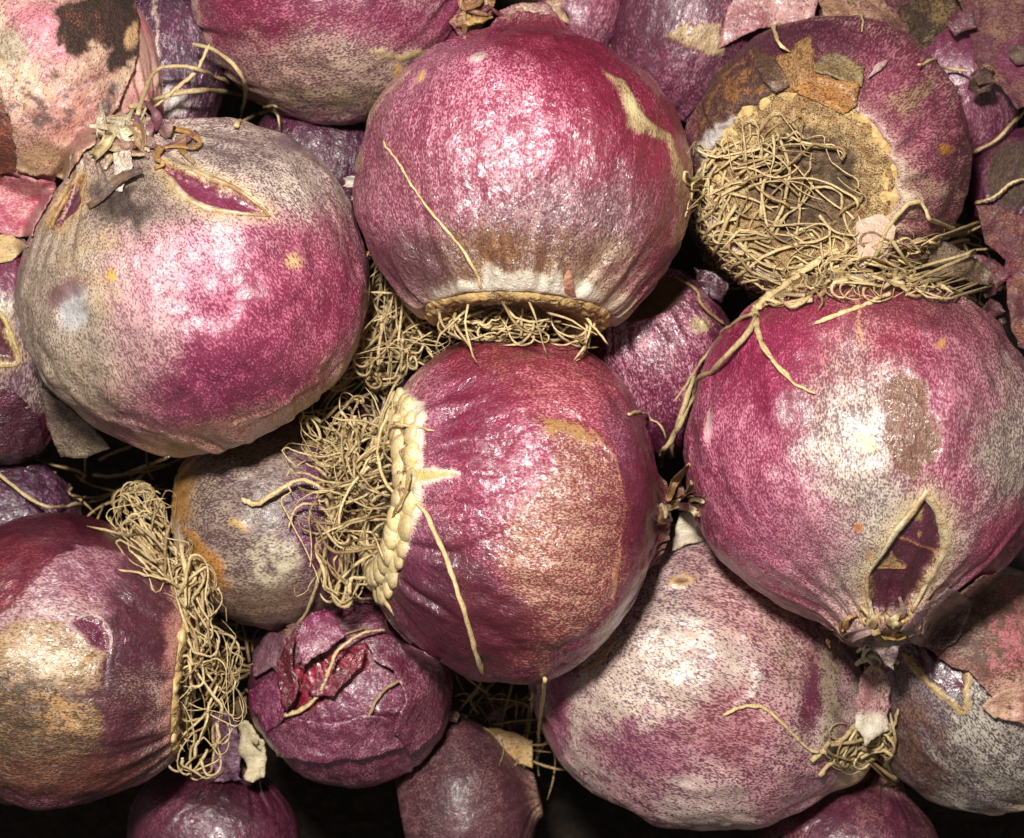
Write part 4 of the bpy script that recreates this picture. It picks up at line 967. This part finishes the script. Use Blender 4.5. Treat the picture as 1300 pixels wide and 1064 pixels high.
# ------------------------------------------------------------------ flaps, necks and loose skins
ul = BULBS['upper_left']['root']
sheet('skin_flap', ul, [(-20, -20), (110, -20), (165, -20), (178, 20), (176, 70), (160, 110), (150, 140), (112, 190), (82, 228), (40, 222), (20, 215), (18, 168), (0, 112), (-20, 100)],
      lift=.0014, crumple=.7, pal=((216, 190, 160), (190, 148, 132)), spot=(130, 80, 76), dens=(.2, .42), rough=.5, wr=.5, seed=3.1, cell=3.2, jag=5, curl=.6, fib=60, ops=[
      E(50, 40, 50, 40, 30, 20, 12, b=(214, 120, 160), a=.75), E(10, 60, 22, 30, 0, 8, 12, b=(176, 160, 130), s=(110, 90, 70), d=.4, a=.9),
      E(90, 150, 50, 40, 0, 26, 12, b=(186, 116, 110), a=.7), E(60, 205, 50, 18, 0, 12, 8, b=(176, 140, 100), a=.8),
      G([(72, 12), (120, -20), (180, -20), (178, 60), (160, 90), (132, 92), (140, 60), (120, 48), (104, 76), (84, 60)], 4, 14, b=(84, 58, 46), s=(44, 28, 24), d=.55, r=.7, w=.9),
      E(110, 30, 26, 12, 30, 4, 14, b=(150, 90, 70), a=.8, n=(1.6, .52, .05)), E(168, 45, 9, 18, 25, 3, 4, b=(206, 168, 124), d=.1, s=(120, 80, 60), h=.3),
      E(60, 120, 70, 60, 0, 10, 10, b=(70, 48, 40), d=.5, a=.9, n=(1.7, .66, .025)), E(50, 155, 14, 10, 20, 2, 10, b=(60, 42, 36), a=.9), E(142, 116, 7, 10, 0, 2, 5, b=(70, 50, 44)), E(136, 142, 9, 16, 10, 3, 6, b=(64, 46, 40)),
      LN([(90, 114), (120, 100), (148, 92)], 1.2, 2, 3, h=-.4, b=(150, 90, 90))])
sheet('skin_flap', ul, [(-20, 100), (6, 130), (20, 165), (20, 215), (-6, 222), (-20, 215)], lift=.0006, pal=((150, 84, 56), (120, 60, 44)), spot=(80, 36, 30), dens=(.4, .6), seed=4.3, cell=4, label='rusty brown skin flap')
pl = BULBS['pink_left']['root']
sheet('skin_flap', pl, [(-20, 216), (30, 222), (70, 232), (60, 262), (44, 300), (20, 300), (-20, 292)], lift=.0008, pal=((214, 180, 164), (198, 132, 142)), spot=(176, 60, 100), dens=(.3, .6), seed=5.7, cell=3.4, jag=6, crumple=1.0, curl=.6)
sheet('skin_flap', pl, [(-20, 296), (20, 302), (36, 312), (10, 332), (-20, 334)], lift=.001, pal=((200, 174, 120), (216, 190, 140)), spot=(150, 110, 80), dens=(.1, .2), seed=6.1, cell=4, label='straw-coloured skin flap')
# left bulb: neck
def neck_bits(parent, cx, cy, z, n, r, cols, seed, L=(18, 40), w=(5, 12), dirs=None):
    rs = random.Random(seed)
    for i in range(n):
        bz0 = 0
        a = rs.uniform(0, 6.28) if dirs is None else rs.uniform(*dirs)
        x, y = cx + rs.uniform(-r, r), cy + rs.uniform(-r, r) * .6; l = rs.uniform(*L); bz = rs.uniform(2, 14)
        b2 = a + rs.uniform(-1.2, 1.2)
        pix = [(x, y), (x + math.cos(a) * l * .5, y + math.sin(a) * l * .5), (x + math.cos(a) * l * .5 + math.cos(b2) * l * .5, y + math.sin(a) * l * .5 + math.sin(b2) * l * .5)]
        c = rs.choice(cols)
        scale_strip(parent, pix, [bz, bz + rs.uniform(2, 14), bz + rs.uniform(-10, 6)], rs.uniform(*w), rs.uniform(*w) * .7, c, tuple(max(0, v - 40) for v in c), bend=rs.uniform(-.5, .7), seed=rs.uniform(1, 90), rel=z)
CREAM = [(232, 220, 190), (216, 200, 164), (190, 164, 128), (222, 210, 186), (160, 124, 104)]
neck_bits(l_, 158, 176, 92, 36, 30, CREAM, 5, L=(24, 52), w=(7, 15))
neck_bits(l_, 205, 182, 105, 9, 26, [(160, 124, 120), (130, 80, 100), (180, 150, 110)], 8, L=(24, 50), w=(10, 20))
scale_strip(l_, [(160, 190), (158, 210), (154, 226), (148, 242)], [17, 16, 11, 6], 14, 30, (228, 212, 206), (206, 190, 180), seed=2.2, rel=40, bend=.25)
scale_strip(l_, [(212, 162), (238, 168), (254, 180), (246, 188), (224, 186), (206, 188)], [8, 16, 16, 14, 11, 6], 7, 7, (196, 156, 90), (160, 116, 60), seed=3.4, rel=40, bend=.8)
scale_strip(l_, [(206, 188), (200, 200), (208, 208), (196, 214)], [9, 11, 9, 6], 9, 8, (200, 160, 96), (170, 126, 70), seed=3.9, rel=40, bend=.6)
scale_strip(l_, [(120, 200), (140, 176), (128, 160), (146, 150), (176, 148)], [6, 19, 19, 17, 9], 16, 12, (222, 206, 160), (190, 166, 120), seed=4.4, rel=40, bend=.6)
scale_strip(l_, [(180, 216), (150, 228), (130, 250), (112, 262)], [27, 22, 14, 6], 10, 16, (110, 84, 60), (70, 50, 40), seed=5.4, rel=40, bend=.3)
scale_strip(l_, [(438, 232), (452, 232), (464, 238), (460, 250), (446, 252)], [-10, 0, 4, 2, -8], 16, 10, (206, 200, 190), (180, 172, 160), seed=6.4, bend=.5)
# grey flap that hangs under the left bulb
sheet('skin_flap', l_, [(48, 490), (80, 510), (120, 545), (140, 570), (110, 582), (78, 580), (60, 545)], z=[-120, -110, -95, -90, -130, -150, -140], pal=((150, 136, 110), (120, 100, 84)), spot=(84, 60, 60), dens=(.4, .55), seed=7.7, cell=4, crumple=.4)
le = BULBS['left_edge']['root']
sheet('skin_flap', le, [(-20, 500), (10, 490), (30, 505), (52, 540), (62, 578), (10, 590), (-20, 585)], lift=.0012, pal=((130, 40, 84), (100, 24, 60)), spot=(60, 6, 36), dens=(.6, .8), rough=.28, wr=1.0, seed=8.3, cell=4, crumple=1.0, curl=.6, csz=4)
# upper bulb: torn skins over its crown
sheet('skin_flap', u_, [(630, 36), (634, 14), (662, 4), (700, 8), (712, 28), (716, 44), (690, 38), (660, 36)], z=[-90, -84, -80, -84, -95, -80, -70, -78], pal=((190, 160, 110), (160, 110, 110)), spot=(110, 60, 70), dens=(.3, .5), seed=9.3, cell=3.4, crumple=.9, curl=.5)
sheet('skin_flap', u_, [(716, 352), (722, 342), (728, 358), (732, 376), (718, 374)], lift=.0014, pal=((206, 150, 120), (180, 110, 90)), spot=(130, 70, 60), dens=(.1, .3), seed=9.9, cell=3)
t_ = BULBS['top']['root']
sheet('neck_scale', t_, [(570, 30), (585, 5), (605, -10), (630, -10), (626, 20), (606, 42), (586, 50)], z=[-110, -100, -95, -100, -110, -115, -115], pal=((200, 170, 80), (130, 60, 80)), spot=(110, 30, 60), dens=(.3, .6), seed=10.3, cell=3.4, crumple=1.6, curl=.6, csz=3)
neck_bits(t_, 606, 16, -100, 8, 18, [(196, 160, 90), (130, 50, 80), (170, 130, 90)], 11, L=(20, 44), w=(6, 12))
# rooty-based bulb: peeling brown skins, pale scrap at its foot
sheet('skin_flap', f_, [(952, 58), (984, 74), (1002, 110), (984, 120), (966, 100)], lift=.0012, pal=((130, 96, 60), (100, 66, 44)), spot=(60, 36, 30), dens=(.4, .6), seed=12.3, cell=3.4, curl=.5)
sheet('skin_flap', f_, [(1004, 112), (1034, 96), (1092, 108), (1086, 136), (1070, 146), (1040, 130)], lift=.0011, pal=((194, 140, 72), (160, 104, 52)), spot=(110, 66, 36), dens=(.3, .5), seed=13.3, cell=3.4, curl=.3, fib=20)
sheet('skin_flap', f_, [(1040, 74), (1060, 68), (1098, 84), (1094, 110), (1060, 100), (1034, 92)], lift=.0008, pal=((160, 140, 90), (130, 104, 66)), spot=(90, 66, 46), dens=(.3, .5), seed=13.9, cell=3.4, curl=.4, fib=20)
sheet('skin_flap', f_, [(1088, 282), (1120, 272), (1138, 290), (1132, 320), (1122, 338), (1088, 340)], lift=.0024, pal=((226, 200, 182), (214, 180, 160)), spot=(180, 140, 120), dens=(.05, .15), seed=14.3, cell=4, label='pale parchment-like scrap of skin')
sheet('skin_flap', f_, [(1110, 85), (1126, 76), (1122, 86), (1102, 100)], lift=.0012, pal=((210, 180, 180), (190, 150, 150)), dens=(.05, .15), seed=14.9, cell=3)
# centre bulb neck
neck_bits(c_, 852, 640, -110, 14, 16, [(180, 140, 90), (150, 108, 70), (120, 70, 84), (206, 186, 150)], 15, L=(24, 56), w=(8, 16), dirs=(-1.2, 1.6))
sheet('neck_scale', c_, [(862, 650), (880, 648), (912, 676), (905, 684), (866, 694), (852, 700)], z=[-120, -118, -140, -150, -130, -120], pal=((226, 216, 196), (206, 190, 160)), spot=(150, 130, 110), dens=(.05, .15), seed=16.3, cell=3.4, crumple=.3, label='broad white scale')
sheet('skin_flap', c_, [(735, 852), (760, 832), (784, 812), (770, 838), (748, 852)], lift=.001, pal=((196, 160, 110), (170, 120, 90)), dens=(.1, .3), seed=16.9, cell=3, lo=-.035)
# right bulb neck
neck_bits(r_, 1120, 800, 15, 14, 26, [(230, 220, 190), (214, 194, 146), (196, 164, 116), (170, 144, 140)], 17, L=(24, 48), w=(8, 15))
sheet('neck_scale', r_, [(1082, 786), (1110, 794), (1148, 782), (1166, 786), (1162, 806), (1140, 822), (1134, 850), (1124, 846), (1112, 826), (1088, 806)], z=[70, 92, 92, 80, 76, 74, 44, 44, 70, 70], pal=((206, 190, 170), (150, 124, 130)), spot=(110, 80, 96), dens=(.3, .5), seed=41.3, cell=3, crumple=1.4, csz=2.5, curl=.5)
def lip(parent, pix, w, c1, c2, seed, k=3, bend=-.45):
    scale_strip(parent, pix, [k] * len(pix), w, w * .8, c1, c2, name='torn_edge', bend=bend, seed=seed, rel=-150, spot=(150, 100, 70), dens=(.05, .3))
LC, LD = (222, 208, 174), (190, 158, 108)
lip(r_, [(1177, 622), (1158, 650), (1136, 676), (1118, 704), (1102, 732), (1104, 776)], 13, LC, LD, 51.1)
lip(r_, [(1176, 624), (1194, 650), (1202, 684), (1194, 712), (1176, 744), (1158, 778)], 15, LC, LD, 52.1)
lip(l_, [(234, 212), (262, 224), (300, 240), (330, 262), (342, 276)], 9, (200, 180, 140), (170, 136, 90), 53.1)
lip(l_, [(214, 224), (232, 248), (262, 264), (300, 270), (340, 274)], 11, (212, 198, 170), (186, 156, 110), 54.1)
lip(l_, [(104, 226), (84, 250), (66, 284), (74, 292)], 8, (196, 160, 96), (150, 110, 60), 55.1)
lip(BULBS['bottom_right']['root'], [(1146, 826), (1160, 848), (1184, 872), (1206, 890), (1224, 902)], 9, (206, 180, 124), (170, 130, 76), 56.1)
lip(BULBS['left_edge']['root'], [(-14, 390), (4, 404), (16, 432), (24, 460), (0, 466)], 8, (206, 186, 120), (180, 150, 90), 57.1)
lip(ll_, [(98, 786), (116, 780), (134, 792), (142, 812), (138, 828)], 6, (200, 176, 180), (170, 130, 140), 58.1)
scale_strip(r_, [(1096, 786), (1130, 806), (1160, 802), (1168, 784)], [11, 14, 11, 6], 14, 12, (216, 186, 120), (180, 146, 90), seed=7.8, rel=-100, bend=.8)
for i_, (x, y) in enumerate([(1140, 800), (1150, 788), (1134, 812)]):
    scale_strip(r_, [(x - 14, y + 4), (x, y), (x + 16, y - 4)], [8, 12, 6], 11, 9, (214, 176, 104), (180, 140, 80), seed=20.5 + i_, rel=-100, bend=-.5)
for i_, (x, y) in enumerate([(1098, 826), (1104, 838), (1106, 852), (1094, 842)]):
    scale_strip(r_, [(x - 8, y + 3), (x + 4, y - 5), (x + 14, y + 2), (x + 10, y + 10)], [6, 12, 12, 6], 7, 6, (226, 210, 170), (190, 166, 120), seed=25.5 + i_, rel=-100, bend=-.3)
neck_bits(lr_, 1066, 806, -60, 7, 10, [(196, 156, 100), (170, 120, 80)], 19, L=(18, 34), w=(5, 9))
sheet('skin_flap', lr_, [(1096, 846), (1130, 850), (1128, 880), (1122, 930), (1100, 946), (1086, 925), (1090, 880)], z=[-110, -110, -110, -120, -120, -115, -110], pal=((176, 110, 130), (206, 190, 170)), spot=(130, 60, 84), dens=(.3, .55), seed=17.3, cell=3.6, crumple=1.2, jag=7, curl=.6, fib=90,
      ops=[E(1105, 925, 26, 22, 0, 8, 6, b=(226, 216, 196), d=.05)])
# lower right corner peel
br = BULBS['bottom_right']['root']
sheet('skin_flap', br, [(1165, 808), (1178, 772), (1210, 756), (1250, 730), (1320, 724), (1320, 900), (1290, 905), (1262, 890), (1238, 860), (1214, 848), (1190, 836)], lift=.0014, pal=((184, 124, 120), (160, 110, 96)), spot=(100, 70, 56), dens=(.3, .55), rough=.55, wr=.9, seed=18.3, cell=3.0, crumple=1.3, jag=5, curl=.7, ops=[
      E(1285, 800, 36, 60, 20, 14, 14, b=(214, 120, 140), a=.85, n=(3, .46, .06)), E(1210, 800, 46, 34, 10, 14, 12, b=(156, 132, 110), d=.5, s=(104, 70, 80), a=.85), E(1250, 790, 60, 60, 0, 10, 14, b=(88, 74, 58), a=.85, n=(2.4, .58, .04)), E(1280, 880, 36, 24, -20, 8, 8, b=(216, 170, 150), a=.8)])
sheet('skin_flap', br, [(1140, 800), (1168, 770), (1206, 748), (1236, 760), (1220, 800), (1196, 826), (1160, 818)], lift=.0022, pal=((176, 150, 136), (140, 106, 104)), spot=(90, 56, 70), dens=(.4, .6), seed=64.3, cell=3.2, jag=4, crumple=1.4, curl=.9, label='greyish mauve skin flap')
sheet('skin_flap', br, [(1244, 896), (1264, 880), (1300, 872), (1320, 880), (1320, 930), (1290, 916), (1262, 912)], lift=.0022, pal=((214, 176, 150), (190, 140, 126)), spot=(140, 90, 70), dens=(.15, .35), seed=65.3, cell=3.2, jag=4, crumple=1.4, curl=1.0)
# torn flaps of the lower purple bulb
ub = BULBS['under_bottom']['root']
sheet('skin_flap', ub, [(320, 812), (340, 802), (366, 806), (368, 830), (356, 856), (345, 846), (338, 852), (322, 858)], lift=.0022, pal=((180, 150, 156), (150, 110, 130)), spot=(120, 60, 90), dens=(.4, .5), seed=19.3, cell=3, curl=.8, fib=80)
sheet('skin_flap', ub, [(372, 800), (396, 778), (418, 772), (440, 806), (420, 822), (392, 842), (384, 846), (378, 820)], lift=.0026, pal=((196, 160, 176), (170, 90, 140)), spot=(124, 20, 80), dens=(.45, .7), rough=.28, seed=20.3, cell=3, curl=.8, fib=60)
sheet('skin_flap', ub, [(388, 868), (430, 850), (464, 822), (460, 846), (436, 868), (424, 884), (396, 882)], lift=.0028, pal=((170, 30, 74), (140, 10, 54)), spot=(100, 4, 36), dens=(.5, .7), rough=.3, wr=1, seed=21.3, cell=3, crumple=1.2, curl=.9, csz=3, label='crimson inner skin flap')
sheet('skin_flap', ub, [(316, 878), (340, 862), (362, 880), (360, 912), (338, 930), (322, 905)], lift=.0016, pal=((200, 140, 176), (160, 70, 120)), spot=(120, 20, 80), dens=(.5, .7), rough=.25, seed=22.3, cell=3, curl=.5, fib=70)

sheet('skin_flap', ub, [(462, 812), (500, 806), (560, 842), (574, 884), (556, 930), (520, 956), (500, 930), (516, 890), (500, 850), (474, 836)], lift=.0016, pal=((170, 116, 136), (140, 80, 106)), spot=(96, 20, 60), dens=(.5, .7), rough=.34, seed=61.3, cell=3.4, curl=1.4, crumple=.8, fib=60)
sheet('skin_flap', ub, [(340, 930), (372, 912), (420, 918), (470, 908), (520, 916), (528, 940), (470, 960), (400, 966), (352, 960)], lift=.0012, pal=((176, 120, 146), (150, 84, 120)), spot=(104, 20, 68), dens=(.5, .68), rough=.32, seed=62.3, cell=3.4, curl=.8, crumple=1.0, fib=75)
sheet('skin_flap', ub, [(384, 790), (372, 830), (380, 872), (366, 902), (356, 890), (352, 850), (362, 810)], lift=.003, pal=((150, 30, 66), (120, 16, 50)), spot=(84, 4, 34), dens=(.5, .7), rough=.28, wr=1, seed=63.3, cell=3, curl=1.0, crumple=1.0, csz=3, label='dark red folded skin flap')
def loose_skin(label, pts, **kw):
    return sheet('loose_skin', None, pts, label=label, cat='dry skin', group='loose dry skins among the bulbs', **kw)
loose_skin('lilac scrap of crumpled skin left of the torn purple bulb', [(272, 905), (292, 902), (304, 935), (308, 990), (270, 990)], z=[-250] * 5, pal=((176, 140, 170), (150, 110, 140)), spot=(110, 60, 100), dens=(.4, .6), seed=23.3, cell=3.4, crumple=2.2, jag=7, csz=2.5)
loose_skin('small ivory flake beside the torn purple bulb at the bottom', [(304, 918), (316, 914), (334, 938), (336, 985), (308, 985)], z=[-225] * 5, pal=((226, 214, 180), (206, 190, 150)), spot=(150, 110, 80), dens=(.05, .15), seed=24.3, cell=3.4, crumple=1.6, jag=7, curl=.8, csz=3)
loose_skin('cream curled flake standing in the gap right of the flaking bulb', [(296, 892), (312, 884), (314, 904), (300, 914)], z=[-240, -220, -220, -240], pal=((206, 180, 140), (180, 140, 110)), dens=(.1, .2), seed=25.3, cell=3)
loose_skin('straw-yellow skin lying in the hollow below the middle bulb', [(572, 925), (600, 918), (640, 928), (676, 940), (676, 975), (640, 965), (590, 950)], z=[-300] * 7, pal=((206, 176, 110), (180, 140, 84)), spot=(130, 90, 60), dens=(.2, .4), seed=26.3, cell=4, crumple=1.4, csz=4)
loose_skin('brown curled skin at the right edge below the scabbed bulb', [(1236, 262), (1270, 262), (1320, 290), (1320, 450), (1290, 440), (1278, 380), (1276, 330), (1248, 310)], z=[-150, -140, -120, -100, -120, -130, -135, -150], pal=((150, 96, 70), (116, 70, 54)), spot=(90, 30, 50), dens=(.4, .65), rough=.55, wr=.9, seed=27.3, cell=4, crumple=1.6, curl=.8,
      ops=[E(1262, 340, 30, 26, 0, 8, 8, b=(150, 60, 90), d=.6, a=.8)])
loose_skin('crimson-tinged brown skin in the gap right of the rooty-based bulb', [(1190, 330), (1222, 322), (1262, 330), (1284, 350), (1262, 368), (1220, 356)], z=[-130] * 6, pal=((140, 60, 84), (110, 74, 60)), spot=(80, 20, 44), dens=(.4, .65), seed=28.3, cell=4, crumple=1.4, csz=3)
loose_skin('olive brown strip of skin under the roots at the right', [(1150, 290), (1180, 296), (1225, 318), (1262, 346), (1256, 362), (1200, 350), (1166, 330)], z=[-20, -20, -30, -50, -50, -30, -20], pal=((130, 104, 74), (104, 78, 54)), spot=(70, 50, 36), dens=(.4, .6), seed=29.3, cell=4, crumple=.9, fib=-30)
loose_skin('pink veined translucent skin fan above the rooty-based bulb', [(925, -15), (1000, -15), (1040, -5), (1030, 30), (960, 38), (912, 62), (920, 30)], z=[-190] * 7, pal=((206, 160, 156), (180, 120, 124)), spot=(130, 60, 76), dens=(.25, .45), rough=.4, seed=30.3, cell=4, crumple=1.3, fib=70)
loose_skin('tan crumpled skin lying behind the crown of the rooty-based bulb', [(1030, -15), (1110, -15), (1150, 30), (1160, 60), (1110, 44), (1050, 30)], z=[-200, -210, -220, -200, -170, -170], pal=((170, 130, 104), (130, 90, 80)), spot=(90, 50, 50), dens=(.3, .55), seed=31.3, cell=4, crumple=2.2, csz=4)
loose_skin('mossy brown skin with pale crumbs in the gap at the upper right', [(1130, -15), (1220, -15), (1236, 40), (1226, 78), (1170, 72), (1150, 40)], z=[-220, -230, -240, -250, -240, -220], pal=((140, 112, 74), (84, 60, 44)), spot=(50, 34, 28), dens=(.4, .6), rough=.7, wr=1, seed=32.3, cell=4, crumple=2.6, csz=3.5, ops=[E(1190, 55, 34, 12, 10, 6, 10, b=(190, 176, 140), a=.8, n=(2, .5, .05))])
loose_skin('large dull brown skin sheet in the upper right corner', [(1210, -15), (1320, -15), (1320, 130), (1290, 140), (1266, 110), (1240, 92), (1232, 40)], z=[-190, -170, -150, -160, -180, -200, -200], pal=((140, 100, 76), (110, 64, 64)), spot=(90, 30, 56), dens=(.4, .65), rough=.6, wr=.9, seed=33.3, cell=4, crumple=2.0, csz=4, curl=.6,
      ops=[E(1290, 75, 22, 26, 0, 8, 8, b=(150, 70, 110), s=(100, 20, 66), d=.6, a=.8)])
loose_skin('dark glossy plum skin fragment between the rooty base and the right-hand bulb', [(880, 340), (905, 345), (925, 365), (915, 386), (890, 370)], z=[-150, -150, -140, -160, -165], pal=((110, 60, 84), (80, 40, 60)), spot=(50, 10, 34), dens=(.5, .7), rough=.22, seed=34.3, cell=3, crumple=.8)
loose_skin('frayed brownish skin strip at the top edge left of the small pink bulb', [(690, -15), (716, -12), (712, 10), (724, 30), (706, 26), (694, 8)], z=[-110] * 6, pal=((180, 150, 100), (150, 100, 90)), dens=(.2, .4), seed=35.3, cell=3.4, crumple=1.2)

# crumbs of skin and short broken root ends scattered in the hollows and on the bulbs
rs_ = random.Random(77)
ORD = ['leftmost', 'second', 'third', 'fourth', 'fifth', 'sixth', 'seventh', 'eighth', 'ninth', 'tenth', 'eleventh', 'twelfth']
def crumbs(cx, cy, rx, ry, n, label, cols, z=None, sz=(9, 22), grp='crumbs of dry skin'):
    pos = []
    for i in range(n):
        a = rs_.uniform(0, 6.28); q = math.sqrt(rs_.random()); pos.append((cx + rx * q * math.cos(a), cy + ry * q * math.sin(a)))
    for i, (x, y) in enumerate(sorted(pos)):
        r = rs_.uniform(*sz)
        k = rs_.randint(5, 8); a0 = rs_.uniform(0, 6.28)
        pts = [(x + r * rs_.uniform(.55, 1.1) * math.cos(a0 + 6.28 * j / k), y + r * rs_.uniform(.4, .9) * math.sin(a0 + 6.28 * j / k)) for j in range(k)]
        cn, c = rs_.choice(cols); zz = None if z is None else [rs_.uniform(*z)] * k
        if zz: zz = [v + rs_.uniform(-12, 12) for v in zz]
        sheet('skin_crumb', None, pts, z=zz, lift=.0012, pal=(c, tuple(int(v * .75) for v in c)), spot=(80, 40, 46), dens=(.3, .6), seed=rs_.uniform(1, 90), cell=3.5, jag=2, crumple=1.4, curl=.6, csz=3, wr=.9,
              label=cn + ' skin crumb, ' + (ORD[i] + ' from the left' if i else ORD[0]) + ' ' + label, cat='dry skin', group=grp)
TANC, PLUM, BRN = ('tan', (164, 126, 90)), ('plum', (120, 60, 80)), ('brown', (104, 76, 54))
crumbs(1200, 60, 100, 60, 9, 'of those at the upper right', [TANC, PLUM, BRN], z=(-200, -130), sz=(14, 30), grp='skin crumbs at the upper right')
crumbs(1262, 372, 34, 34, 4, 'of those above the large right bulb', [TANC, PLUM, BRN], z=(-150, -100), sz=(12, 24), grp='skin crumbs at the right edge')
crumbs(600, 900, 60, 20, 3, 'of those in the hollow below the middle bulb', [TANC, BRN], z=(-330, -260), grp='skin crumbs below the middle bulb')
